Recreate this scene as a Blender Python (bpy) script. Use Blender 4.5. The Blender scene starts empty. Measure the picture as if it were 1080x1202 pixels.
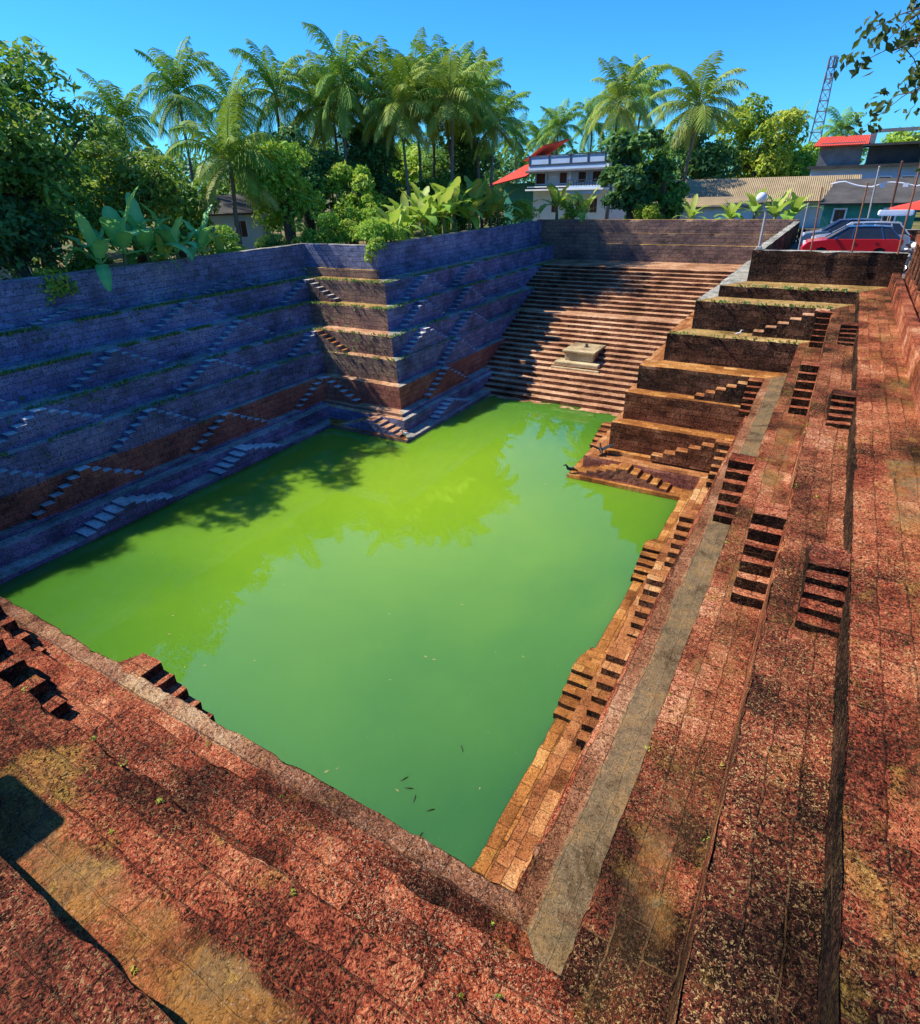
import bpy, math, random
import numpy as np
from mathutils import Vector, Matrix
R = math.radians
rng = np.random.default_rng(7); random.seed(7)
S = bpy.context.scene
COL = S.collection

# ------------------------------------------------------------------ camera
cd = bpy.data.cameras.new('camera'); cam = bpy.data.objects.new('camera', cd); COL.objects.link(cam)
cd.sensor_fit = 'HORIZONTAL'; cd.sensor_width = 36.0; cd.lens = 36*691.4/1080; cd.clip_end = 3000; cd.clip_start = .05
rt = Vector((0.86003, 0.50954, -0.02673)); dn = Vector((0.22677, -0.42863, -0.87455)); fw = Vector((-0.45708, 0.74608, -0.48419))
M = Matrix((rt, -dn, -fw)).transposed().to_4x4(); M.translation = Vector((0, 0, 10))
cam.matrix_world = M; S.camera = cam

# ------------------------------------------------------------------ world + sun
LX, LY = 0.90, 0.18                       # light travels (LX, LY, -1)
SUN = Vector((-LX, -LY, 1)).normalized()
W = bpy.data.worlds.new('World'); S.world = W; W.use_nodes = True
wn, wl = W.node_tree.nodes, W.node_tree.links; wn.clear()
sky = wn.new('ShaderNodeTexSky'); sky.sky_type = 'NISHITA'; sky.sun_disc = False
sky.sun_elevation = math.asin(SUN.z); sky.sun_rotation = math.atan2(SUN.x, SUN.y)
sky.air_density = 1.0; sky.dust_density = 0.3; sky.ozone_density = 2.0
hs = wn.new('ShaderNodeHueSaturation'); hs.inputs['Saturation'].default_value = 1.15
tn = wn.new('ShaderNodeMix'); tn.data_type = 'RGBA'; tn.blend_type = 'MULTIPLY'; tn.inputs[0].default_value = 1.0; tn.inputs[7].default_value = (.14, .48, .86, 1)   # saturated tropical blue
bg = wn.new('ShaderNodeBackground'); bg.inputs['Strength'].default_value = 0.15
wo = wn.new('ShaderNodeOutputWorld')
wl.new(sky.outputs[0], hs.inputs['Color']); wl.new(hs.outputs[0], tn.inputs[6]); wl.new(tn.outputs[2], bg.inputs['Color']); wl.new(bg.outputs[0], wo.inputs['Surface'])
sl = bpy.data.lights.new('sun', 'SUN'); so = bpy.data.objects.new('sun', sl); COL.objects.link(so)
sl.energy = 4.6; sl.angle = R(0.5); sl.color = (1, .93, .80)
so.rotation_euler = SUN.to_track_quat('Z', 'Y').to_euler(); so.location = (-40, -8, 60)
vs = S.view_settings; vs.view_transform = 'Standard'; vs.look = 'None'; vs.exposure = 0.8; vs.gamma = 1
S.cycles.max_bounces = 6; S.cycles.diffuse_bounces = 3; S.cycles.transparent_max_bounces = 6

# ------------------------------------------------------------------ helpers
def tag(o, label=None, cat=None, group=None, kind=None):
    if label: o['label'] = label
    if cat: o['category'] = cat
    if group: o['group'] = group
    if kind: o['kind'] = kind
    return o
def empty(name, loc=(0, 0, 0), rz=0, label=None, cat=None, group=None):
    o = bpy.data.objects.new(name, None); COL.objects.link(o); o.location = loc; o.rotation_euler = (0, 0, rz)
    o.empty_display_size = .2
    return tag(o, label, cat, group)
def copy_tree(o, parent=None):
    c = o.copy(); COL.objects.link(c); c.parent = parent
    for ch in list(o.children): copy_tree(ch, c)
    return c
def hsh(ix, iy, iz, s=0):
    h = (ix.astype(np.int64)*374761393 + iy.astype(np.int64)*668265263 + iz.astype(np.int64)*2147483647 + s*144665) & 0xffffffff
    h = ((h ^ (h >> 13))*1274126177) & 0xffffffff
    return ((h ^ (h >> 16)) & 0xffff)/32767.5 - 1
def vn(p, f, s=0):
    q = np.asarray(p, float)*f + 1000.5; i = np.floor(q); t = q - i; t = t*t*(3-2*t)
    r = 0
    for dx in (0, 1):
        for dy in (0, 1):
            for dz in (0, 1):
                w = (t[:, 0] if dx else 1-t[:, 0])*(t[:, 1] if dy else 1-t[:, 1])*(t[:, 2] if dz else 1-t[:, 2])
                r = r + w*hsh(i[:, 0]+dx, i[:, 1]+dy, i[:, 2]+dz, s)
    return r
def jit(p, a=.02, f=1.7, a2=.008, f2=9):
    p = np.asarray(p, float)
    d = np.stack([vn(p, f, k)*a + vn(p, f2, k+5)*a2 for k in range(3)], 1)
    return p + d

class MB:
    def __init__(s): s.v = []; s.f = []; s.m = []; s.uv = []; s.n = 0; s.tint = []
    def add(s, verts, faces, mat=0, uvs=None, tint=None):
        verts = np.asarray(verts, float).reshape(-1, 3)
        s.v.append(verts)
        for k, f in enumerate(faces):
            s.f.append([i+s.n for i in f]); s.m.append(mat if np.isscalar(mat) else mat[k])
        if uvs is None: uvs = verts[:, :2]
        s.uv.append(np.asarray(uvs, float).reshape(-1, 2))
        s.tint.append(np.full(len(verts), .5) if tint is None else np.asarray(tint, float))
        s.n += len(verts); return s
    def box(s, c, d, mat=0, rz=0, R3=None, taper=1.0, bev=0.0):
        x, y, z = [k/2 for k in d]
        if bev:
            b = bev; P = []; F = []
            prof = [(-x+b, -y), (x-b, -y), (x, -y+b), (x, y-b), (x-b, y), (-x+b, y), (-x, y-b), (-x, -y+b)]
            lv = [(-z, 1-b/max(x, y)), (-z+b, 1), (z-b, 1), (z, 1-b/max(x, y))]
            for zz, k in lv: P += [(a*k, c2*k, zz) for a, c2 in prof]
            for l in range(3):
                for i in range(8): j = (i+1) % 8; F.append([l*8+i, l*8+j, l*8+8+j, l*8+8+i])
            F += [list(range(7, -1, -1)), list(range(24, 32))]
        else:
            P = [(-x, -y, -z), (x, -y, -z), (x, y, -z), (-x, y, -z), (-x*taper, -y*taper, z), (x*taper, -y*taper, z), (x*taper, y*taper, z), (-x*taper, y*taper, z)]
            F = [[3, 2, 1, 0], [4, 5, 6, 7], [0, 1, 5, 4], [1, 2, 6, 5], [2, 3, 7, 6], [3, 0, 4, 7]]
        P = np.array(P)
        if R3 is not None: P = P @ np.array(R3).T
        if rz: cz, sz = math.cos(rz), math.sin(rz); P = P @ np.array([[cz, sz, 0], [-sz, cz, 0], [0, 0, 1]])
        P = P + np.array(c)
        # unshared verts with planar uvs
        V = []; U = []; G = []
        for f in F:
            q = P[f]; n = np.cross(q[1]-q[0], q[2]-q[0]); a = np.abs(n).argmax()
            G.append(list(range(len(V), len(V)+len(f))))
            for t in q: V.append(t); U.append((t[0], t[1]) if a == 2 else ((t[1], t[2]) if a == 0 else (t[0], t[2])))
        return s.add(V, G, mat, U)
    def tube(s, pts, rad, seg=8, mat=0, cap=True):
        pts = [np.array(p, float) for p in pts]; n = len(pts)
        if np.isscalar(rad): rad = [rad]*n
        V = []; F = []; U = []
        ref = None
        for i in range(n):
            t = pts[min(i+1, n-1)] - pts[max(i-1, 0)]; t /= np.linalg.norm(t)+1e-9
            if ref is None: ref = np.array([1., 0, 0]) if abs(t[0]) < .9 else np.array([0, 1., 0])
            a = np.cross(t, ref); a /= np.linalg.norm(a)+1e-9; b = np.cross(t, a); ref = np.cross(a, t)
            for k in range(seg):
                an = 2*math.pi*k/seg; V.append(pts[i] + rad[i]*(math.cos(an)*a + math.sin(an)*b)); U.append((k*.1, i*.3))
        for i in range(n-1):
            for k in range(seg):
                k2 = (k+1) % seg; F.append([i*seg+k, i*seg+k2, i*seg+seg+k2, i*seg+seg+k])
        if cap: F += [list(range(seg))[::-1], list(range((n-1)*seg, n*seg))]
        return s.add(V, F, mat, U)
    def sphere(s, c, r, mat=0, nu=10, nv=7):
        r = np.array([r]*3 if np.isscalar(r) else r); V = []; F = []
        for j in range(nv+1):
            th = math.pi*j/nv
            for i in range(nu): ph = 2*math.pi*i/nu; V.append(np.array(c)+r*[math.sin(th)*math.cos(ph), math.sin(th)*math.sin(ph), math.cos(th)])
        for j in range(nv):
            for i in range(nu): F.append([j*nu+i, (j+1)*nu+i, (j+1)*nu+(i+1) % nu, j*nu+(i+1) % nu])
        return s.add(V, F, mat)
    def lathe(s, prof, c=(0, 0, 0), seg=14, mat=0):
        V = []; F = []
        for r, z in prof:
            for i in range(seg): a = 2*math.pi*i/seg; V.append((c[0]+r*math.cos(a), c[1]+r*math.sin(a), c[2]+z))
        for j in range(len(prof)-1):
            for i in range(seg): F.append([j*seg+i, j*seg+(i+1) % seg, (j+1)*seg+(i+1) % seg, (j+1)*seg+i])
        return s.add(V, F, mat)
    def prism(s, pts2, w, place, mat=0):
        # closed outline in (a, z) extruded over +-w/2 ; place(a, b, z) -> xyz
        n = len(pts2); V = [place(a, -w/2, z) for a, z in pts2] + [place(a, w/2, z) for a, z in pts2]
        F = [list(range(n))[::-1], list(range(n, 2*n))] + [[i, (i+1) % n, n+(i+1) % n, n+i] for i in range(n)]
        return s.add(V, F, mat)
    def build(s, name, mats, parent=None, smooth=False, loc=None):
        me = bpy.data.meshes.new(name)
        v = np.concatenate(s.v)
        me.from_pydata(v.tolist(), [], s.f)
        for m in (mats if isinstance(mats, (list, tuple)) else [mats]): me.materials.append(m)
        me.polygons.foreach_set('material_index', np.array(s.m, dtype=np.int32))
        uv = np.concatenate(s.uv); ul = me.uv_layers.new(name='UVMap')
        li = np.empty(len(me.loops), dtype=np.int32); me.loops.foreach_get('vertex_index', li)
        ul.data.foreach_set('uv', uv[li].ravel())
        t = np.concatenate(s.tint); at = me.attributes.new('tint', 'FLOAT', 'POINT'); at.data.foreach_set('value', t)
        if smooth: me.polygons.foreach_set('use_smooth', np.ones(len(me.polygons), dtype=bool))
        me.update()
        o = bpy.data.objects.new(name, me); COL.objects.link(o)
        if parent is not None: o.parent = parent
        if loc is not None: o.location = loc
        return o

# ------------------------------------------------------------------ materials
class NT:
    def __init__(s, name):
        s.m = bpy.data.materials.new(name); s.m.use_nodes = True
        s.t = s.m.node_tree; s.n = s.t.nodes; s.l = s.t.links; s.b = s.n['Principled BSDF']
    def node(s, typ, ins=None, **kw):
        n = s.n.new('ShaderNode'+typ)
        for k, v in kw.items(): setattr(n, k, v)
        for k, v in (ins or {}).items(): s.set(n.inputs[k], v)
        return n
    def set(s, sock, v):
        if isinstance(v, bpy.types.NodeSocket): s.l.new(v, sock)
        else:
            if sock.type == 'RGBA' and len(v) == 3: v = (*v, 1)
            sock.default_value = v
    def ramp(s, fac, stops, interp='LINEAR'):
        n = s.n.new('ShaderNodeValToRGB'); n.color_ramp.interpolation = interp; e = n.color_ramp.elements
        while len(e) < len(stops): e.new(.5)
        for k, (p, c) in enumerate(stops): e[k].position = p; e[k].color = (*c, 1) if hasattr(c, '__len__') else (c, c, c, 1)
        s.l.new(fac, n.inputs[0]); return n.outputs[0]
    def noise(s, vec, scale, detail=4, rough=.55, dist=0.0):
        n = s.node('TexNoise', {'Scale': scale, 'Detail': detail, 'Roughness': rough, 'Distortion': dist})
        if vec is not None: s.l.new(vec, n.inputs['Vector'])
        return n.outputs['Fac']
    def math(s, op, a, b=0.5, c=None):
        n = s.n.new('ShaderNodeMath'); n.operation = op; s.set(n.inputs[0], a); s.set(n.inputs[1], b)
        if c is not None: s.set(n.inputs[2], c)
        return n.outputs[0]
    def mix(s, fac, a, b, mode='MIX'):
        n = s.n.new('ShaderNodeMix'); n.data_type = 'RGBA'; n.blend_type = mode; n.clamp_factor = True
        s.set(n.inputs['Factor'], fac); s.set(n.inputs['A'], a) if False else None
        ia = [i for i in n.inputs if i.type == 'RGBA']; s.set(ia[0], a); s.set(ia[1], b)
        return [o for o in n.outputs if o.type == 'RGBA'][0]
    def bump(s, h, strength=.6, dist=.02):
        n = s.node('Bump', {'Strength': strength, 'Distance': dist, 'Height': h}); s.l.new(n.outputs[0], s.b.inputs['Normal'])
    def out(s, color, rough=.85, spec=.2):
        s.set(s.b.inputs['Base Color'], color); s.set(s.b.inputs['Roughness'], rough); s.b.inputs['Specular IOR Level'].default_value = spec
        return s.m

def laterite(name, cols, fleck=(.74, .47, .19), fleck_amt=.35, lichen=(.42, .27, .05), lich_amt=.35, patch=.9, bw=.46, bh=.24, pit=29, mortar=.5, mcol=(.02, .014, .012), bump=.9, rnd=.14, moss=0.0, band=None, wk=.95):
    t = NT(name)
    tc = t.node('TexCoord'); P = tc.outputs['Object']
    uv = t.node('UVMap').outputs[0]
    wob = t.node('TexNoise', {'Scale': 3.0, 'Detail': 2.0}); t.l.new(P, wob.inputs['Vector'])
    w2 = t.node('VectorMath', operation='SUBTRACT'); t.l.new(wob.outputs['Color'], w2.inputs[0]); w2.inputs[1].default_value = (.5, .5, .5)
    w3 = t.node('VectorMath', operation='SCALE'); t.l.new(w2.outputs[0], w3.inputs[0]); w3.inputs['Scale'].default_value = .07
    w4 = t.node('VectorMath', operation='ADD'); t.l.new(uv, w4.inputs[0]); t.l.new(w3.outputs[0], w4.inputs[1])
    br = t.node('TexBrick', {'Scale': 1.0, 'Mortar Size': .009, 'Mortar Smooth': .4, 'Brick Width': bw, 'Row Height': bh, 'Bias': 0.0, 'Color1': (0, 0, 0, 1), 'Color2': (1, 1, 1, 1), 'Mortar': (.5, .5, .5, 1)})
    t.l.new(w4.outputs[0], br.inputs['Vector'])
    big = t.noise(P, patch, 7, .62)
    big2 = t.noise(P, .28, 4, .6)
    worm = t.noise(P, pit, 5, .6, 1.6)
    fine = t.noise(P, pit*2.6, 3, .6, .5)
    sep = t.node('SeparateColor'); t.l.new(br.outputs['Color'], sep.inputs[0])
    f = t.math('ADD', t.math('ADD', t.math('MULTIPLY', t.math('SUBTRACT', big, .5), 0.8), .47), t.math('MULTIPLY', t.math('SUBTRACT', sep.outputs[0], .5), rnd))
    f = t.math('ADD', f, t.math('MULTIPLY', t.math('SUBTRACT', worm, .5), wk))  # high spots lightened like sunlit pit rims, light put into the colour
    f = t.math('ADD', f, t.math('MULTIPLY', t.math('SUBTRACT', big2, .5), .8))
    n = len(cols)
    c = t.ramp(f, [(.22+.56*k/(n-1), cols[k]) for k in range(n)])
    if lich_amt:
        lm = t.ramp(t.noise(P, 1.6, 6, .65, .4), [(.60-.1*lich_amt, 0), (.74-.1*lich_amt, 1)])
        lm = t.math('MULTIPLY', lm, t.ramp(worm, [(.38, .15), (.56, 1)]))
        c = t.mix(t.math('MULTIPLY', lm, min(1, lich_amt*1.6)), c, lichen)
    if moss:
        mm = t.ramp(t.noise(P, 2.3, 6, .7), [(.5, 0), (.68, 1)])
        c = t.mix(t.math('MULTIPLY', mm, moss), c, (.05, .085, .015))
    pm = t.ramp(worm, [(.37, 1), (.48, 0)])  # pit shade painted in by darkening the low spots
    c = t.mix(t.math('MULTIPLY', pm, .9), c, (cols[0][0]*.6, cols[0][1]*.6, cols[0][2]*.6))
    if fleck_amt:
        fm = t.math('MULTIPLY', t.ramp(t.noise(P, pit*1.5, 3, .6, 1.2), [(.56, 0), (.61, 1)]), t.ramp(t.noise(P, .9, 5, .6), [(.36, .15), (.60, 1)]))
        c = t.mix(t.math('MULTIPLY', fm, fleck_amt), c, fleck)
    mo = br.outputs['Fac']
    msk = None
    if band:      # a plastered strip between v0 and v1 with ragged edges
        su = t.node('SeparateXYZ'); t.l.new(uv, su.inputs[0])
        vv = t.math('ADD', su.outputs[1], t.math('ADD', t.math('MULTIPLY', t.math('SUBTRACT', t.noise(P, 1.7, 6, .7), .5), band[2]), t.math('MULTIPLY', t.math('SUBTRACT', t.noise(P, 14, 3, .6), .5), .08)))
        m1 = t.node('MapRange', {'Value': vv, 'From Min': band[0]-.03, 'From Max': band[0]+.03}, clamp=True).outputs[0]
        m2 = t.node('MapRange', {'Value': vv, 'From Min': band[1]-.03, 'From Max': band[1]+.03, 'To Min': 1.0, 'To Max': 0.0}, clamp=True).outputs[0]
        msk = t.math('MULTIPLY', m1, m2)
        msk = t.math('MULTIPLY', msk, t.ramp(t.noise(P, .55, 7, .7), [(band[4], .12), (band[4]+.12, .92)]))
        msk = t.math('MULTIPLY', msk, t.ramp(worm, [(.30, .45), (.44, 1)]))
        fb = t.math('ADD', t.math('MULTIPLY', t.noise(P, 1.3, 9, .75, .5), 1.0), t.math('MULTIPLY', worm, .10))
        st = band[3]; cc = t.ramp(fb, [(.36+.36*k/(len(st)-1), st[k]) for k in range(len(st))])
        sp = t.ramp(t.noise(P, 48, 2, .5), [(.62, 0), (.70, 1)])
        cc = t.mix(t.math('MULTIPLY', sp, .35), cc, (.50, .40, .28))
    jc = t.ramp(t.noise(P, 1.3, 4, .6), [(.54, mcol), (.70, (fleck[0]*.55, fleck[1]*.5, fleck[2]*.5))])
    c = t.mix(t.math('MULTIPLY', mo, mortar), c, jc)
    if msk is not None: c = t.mix(msk, c, cc)
    h = t.math('ADD', t.math('MULTIPLY', worm, 1.0), t.math('MULTIPLY', fine, .35))
    h = t.math('SUBTRACT', h, t.math('MULTIPLY', mo, .6))
    h = t.math('ADD', h, t.math('MULTIPLY', sep.outputs[0], .12))
    if msk is not None: h = t.math('MULTIPLY', h, t.math('SUBTRACT', 1.0, t.math('MULTIPLY', msk, .8)))
    t.bump(h, bump, .06)
    return t.out(c, .95, .04)

def plain(name, col, rough=.6, var=.15, scale=3.0, metal=0.0, spec=.3, bump=0.0, bs=20, coat=0.0):
    t = NT(name); P = t.node('TexCoord').outputs['Object']
    n = t.noise(P, scale, 5, .6)
    dk = tuple(k*(1-var) for k in col); lt = tuple(min(1, k*(1+var)) for k in col)
    c = t.ramp(n, [(.3, dk), (.7, lt)])
    if bump: t.bump(t.noise(P, bs, 4), bump, .01)
    t.b.inputs['Metallic'].default_value = metal
    if coat: t.b.inputs['Coat Weight'].default_value = coat; t.b.inputs['Coat Roughness'].default_value = .05
    return t.out(c, rough, spec)

def leafmat(name, stops, trans=.35, rough=.45, nscale=.35):
    t = NT(name); P = t.node('TexCoord').outputs['Object']
    at = t.node('Attribute', attribute_name='tint').outputs['Fac']
    f = t.math('ADD', t.math('MULTIPLY', at, .75), t.math('MULTIPLY', t.noise(P, nscale, 3), .3))
    n = len(stops); c = t.ramp(f, [(.12+.76*k/(n-1), stops[k]) for k in range(n)])
    t.out(c, rough+.15, .22)
    tr = t.node('BsdfTranslucent'); t.l.new(t.mix(.5, c, (.25, .36, .02)), tr.inputs['Color'])
    mx = t.node('MixShader'); mx.inputs[0].default_value = trans+.08
    t.l.new(t.b.outputs[0], mx.inputs[1]); t.l.new(tr.outputs[0], mx.inputs[2])
    t.l.new(mx.outputs[0], t.n['Material Output'].inputs['Surface'])
    return t.m

L_NEAR = [(0.011, 0.006, 0.005), (0.056, 0.021, 0.014), (0.213, 0.049, 0.026), (0.475, 0.122, 0.058), (0.800, 0.415, 0.234)]
L_RED = [(0.016, 0.007, 0.006), (0.103, 0.026, 0.015), (0.380, 0.077, 0.037), (0.632, 0.201, 0.088), (0.851, 0.496, 0.275)]
ST_CEM = [(.03, .022, .013), (.085, .06, .03), (.155, .12, .068), (.22, .14, .06), (.24, .18, .11)]
ST_MUD = [(.04, .018, .008), (.15, .06, .02), (.30, .14, .035), (.19, .11, .045), (.44, .25, .05)]
ST_OLV = [(.035, .028, .014), (.09, .07, .03), (.24, .11, .03), (.15, .12, .06), (.34, .14, .04)]
M_NEAR = laterite('laterite_pitted', L_NEAR, fleck_amt=.85, lich_amt=.3)
M_RED = laterite('laterite_red', L_RED, fleck=(.74, .46, .26), fleck_amt=.75, lich_amt=.25)
M_COPE = laterite('laterite_coping', [(.06, .025, .014), (.20, .075, .04), (.40, .17, .085), (.58, .33, .17), (.66, .46, .26)], fleck=(.80, .66, .48), fleck_amt=.5, lich_amt=.3)
M_BANDC = laterite('laterite_with_cement_strip', [(.06, .025, .015), (.22, .08, .04), (.44, .19, .10), (.64, .40, .24)], fleck_amt=.5, lich_amt=.3, band=(.22, .70, .26, ST_CEM, .30))
M_BANDM = laterite('laterite_with_ochre_plaster', L_RED, fleck_amt=.6, lich_amt=.45, band=(.55, 1.2, .42, ST_MUD, .36))
M_BANDO = laterite('laterite_with_olive_plaster', L_NEAR, fleck_amt=.7, lich_amt=.4, band=(.22, .60, .5, ST_OLV, .52))
M_BANDT = laterite('laterite_with_lichen_strip', L_RED, fleck_amt=.7, lich_amt=.5, band=(.42, 1.2, .7, ST_OLV, .50))
M_LEDGE = laterite('laterite_orange_ledge', [(.12, .04, .012), (.36, .13, .035), (.58, .24, .06), (.74, .42, .15)], fleck_amt=.3, lich_amt=.3, bump=.7, mortar=.7, rnd=.35, mcol=(.06, .02, .01), wk=.6)
M_PINK = laterite('laterite_pink_steps', [(.10, .03, .012), (.38, .13, .045), (.53, .22, .08), (.72, .43, .19)], fleck_amt=.35, lich_amt=.2, bump=.7, mortar=.7, rnd=.35, wk=.7)
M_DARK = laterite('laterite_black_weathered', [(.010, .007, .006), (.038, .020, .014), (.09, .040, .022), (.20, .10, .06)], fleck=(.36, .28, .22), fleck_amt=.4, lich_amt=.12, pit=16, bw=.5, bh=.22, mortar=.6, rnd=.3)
M_BLACK = laterite('laterite_black_and_riser_shade', [(.006, .005, .004), (.018, .010, .008), (.04, .018, .012), (.09, .045, .025)], fleck_amt=.2, lich_amt=.1, pit=16, bw=.5, bh=.22, mortar=.6, rnd=.3)  # near-black stone; on the flights it carries the shade of the risers
M_BROWN = laterite('laterite_brown_courses', [(.03, .015, .010), (.11, .040, .022), (.22, .08, .04), (.36, .17, .09)], fleck=(.5, .34, .24), fleck_amt=.4, lich_amt=.1, pit=16, bw=.5, bh=.22, mortar=.6, mcol=(.02, .01, .008), rnd=.3)
M_SHADE = laterite('laterite_blue_shade_tint', [(.09, .095, .15), (.17, .18, .30), (.25, .27, .44), (.38, .39, .54)], fleck=(.36, .42, .36), fleck_amt=.35, lich_amt=.1, lichen=(.12, .20, .10), pit=14, bw=.5, bh=.24, moss=.25, mcol=(.03, .03, .05), wk=.6, rnd=.2)  # blue of the shaded side is mixed into the stone colour
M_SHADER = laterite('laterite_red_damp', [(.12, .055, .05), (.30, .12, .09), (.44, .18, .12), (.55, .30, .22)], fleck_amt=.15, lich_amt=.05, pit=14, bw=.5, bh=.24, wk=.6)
M_LF = laterite('laterite_grey_brown', [(.09, .065, .06), (.22, .145, .13), (.34, .21, .16), (.46, .30, .21)], fleck=(.42, .40, .2), fleck_amt=.4, lich_amt=.2, lichen=(.2, .2, .06), pit=14, bw=.5, bh=.24, wk=.6, mortar=.5)
M_LEDGEY = laterite('laterite_yellowed_ledge', [(.10, .06, .02), (.28, .17, .06), (.44, .28, .10), (.60, .42, .2)], fleck_amt=.25, lich_amt=.3, pit=12, moss=.45, bump=.5, wk=.6, mortar=.2)
M_STEP = laterite('laterite_ghat_steps', [(.16, .075, .04), (.42, .21, .115), (.60, .35, .20), (.74, .53, .35)], fleck_amt=.3, lich_amt=.25, pit=12, bw=.6, bh=.5, bump=.5, wk=.6, mortar=.2)
M_TREADL = laterite('laterite_pale_treads', [(.34, .31, .27), (.56, .52, .46), (.70, .66, .58), (.78, .74, .66)], fleck_amt=.2, lich_amt=.1, pit=12, bump=.4, wk=.5, mortar=.1)
M_LEDGEG = laterite('laterite_mossy_ledge', [(.14, .14, .12), (.30, .29, .25), (.44, .42, .36), (.56, .53, .46)], fleck_amt=.2, lich_amt=.2, pit=12, moss=.6, bump=.5, wk=.6, mortar=.2)
# ------------------------------------------------------------------ stepped pond geometry
ZT = [.15, .71, .84, 1.91, 2.97, 3.89, 4.93, 5.95, 6.36]
ZB = [-1.6] + ZT[:-1]
XL = [-19.25, -19.95, -20.5, -20.85, -21.2, -21.95, -23.0, -24.0, -24.9]
YN = [4.6, 4.2, 3.75, 3.5, 3.25, 3.0, 2.13, 1.33, .37]
XR = [-2.95, -2.52, -2.05, -1.78, -1.55, -1.30, -.56, .17, .84]
YR = [19.75, 20.5, 21.08, 21.33, 21.93, 22.53, 23.54, 24.65, 25.9]
XRP = [-7.2, -6.84, -6.18, -6.13, -5.87, -5.63, -4.98, -4.33, -3.75]
XLP = [-14.75, -15.41, -15.75, -16.2, -16.65, -17.2, -18.08, -18.85, -19.95]
YL = [19.75, 20.5, 20.85, 21.4, 21.89, 22.41, 23.36, 24.37, 25.35]
YF = 45.9
SIDES = {   # level k -> (start, end), outward normal towards the water
 'near': (lambda k: ((XL[k], YN[k]), (XR[k], YN[k])), (0, 1)),
 'right': (lambda k: ((XR[k], YN[k]), (XR[k], YR[k])), (-1, 0)),
 'rfront': (lambda k: ((XR[k], YR[k]), (XRP[k], YR[k])), (0, -1)),
 'rbay': (lambda k: ((XRP[k], YR[k]), (XRP[k], YF)), (-1, 0)),
 'lbay': (lambda k: ((XLP[k], YF), (XLP[k], YL[k])), (1, 0)),
 'lfront': (lambda k: ((XLP[k], YL[k]), (XL[k], YL[k])), (0, -1)),
 'left': (lambda k: ((XL[k], YL[k]), (XL[k], YN[k])), (1, 0)),
}
def patch(mb, A, B, C, D, du, dv, mat=0, chipv0=False, chipv1=False, amp=1.0, relief=0.0, v0=0.0, n2=(0, 0), clipu=None):
    """grid A->B along u, A->D along v; positional noise keeps neighbours joined"""
    A, B, C, D = [np.array(p, float) for p in (A, B, C, D)]
    lu = np.linalg.norm(B-A); lv = np.linalg.norm(D-A)
    flat = abs(D[2]-A[2]) < 1e-6 and (n2[0] or n2[1])
    if flat: lv = abs((D-A)[0]*n2[0]+(D-A)[1]*n2[1])
    nu = max(1, int(round(lu/du))); nv = max(1, int(round(lv/dv)))
    u = np.linspace(0, 1, nu+1); v = np.linspace(0, 1, nv+1)
    uu, vv = np.meshgrid(u, v); uu = uu.ravel()[:, None]; vv = vv.ravel()[:, None]
    p = A*(1-uu)*(1-vv) + B*uu*(1-vv) + C*uu*vv + D*(1-uu)*vv
    ax = np.abs(B-A).argmax(); ucoord = p[:, ax]
    uvs = np.stack([ucoord, v0 + vv[:, 0]*lv], 1)   # v = metres from the edge
    q = jit(p, .009*amp, 1.1, .007*amp, 11)
    if relief:
        row = np.floor((v0+vv[:, 0]*lv)/.24)
        hh = hsh(np.floor(ucoord/.46 + .5*(row % 2)), row, row*0+ax)
        q[:, 2] += hh*relief + vn(p, 22, 3)*relief*.7
    for flag, r in ((chipv0, vv[:, 0] < 1e-6), (chipv1, vv[:, 0] > 1-1e-6)):
        if flag:
            ch = np.maximum(0, vn(p, 2.6, 9)*.05 + vn(p, 8, 4)*.03)*amp
            q[:, 2] -= np.where(r, ch*.8, 0); q[:, 0] -= np.where(r, ch*n2[0], 0); q[:, 1] -= np.where(r, ch*n2[1], 0)
    F = []
    for j in range(nv):
        b = j*(nu+1)
        F += [[b+i, b+i+1, b+nu+2+i, b+nu+1+i] for i in range(nu)]
    mb.add(q, F, mat, uvs)

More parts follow.
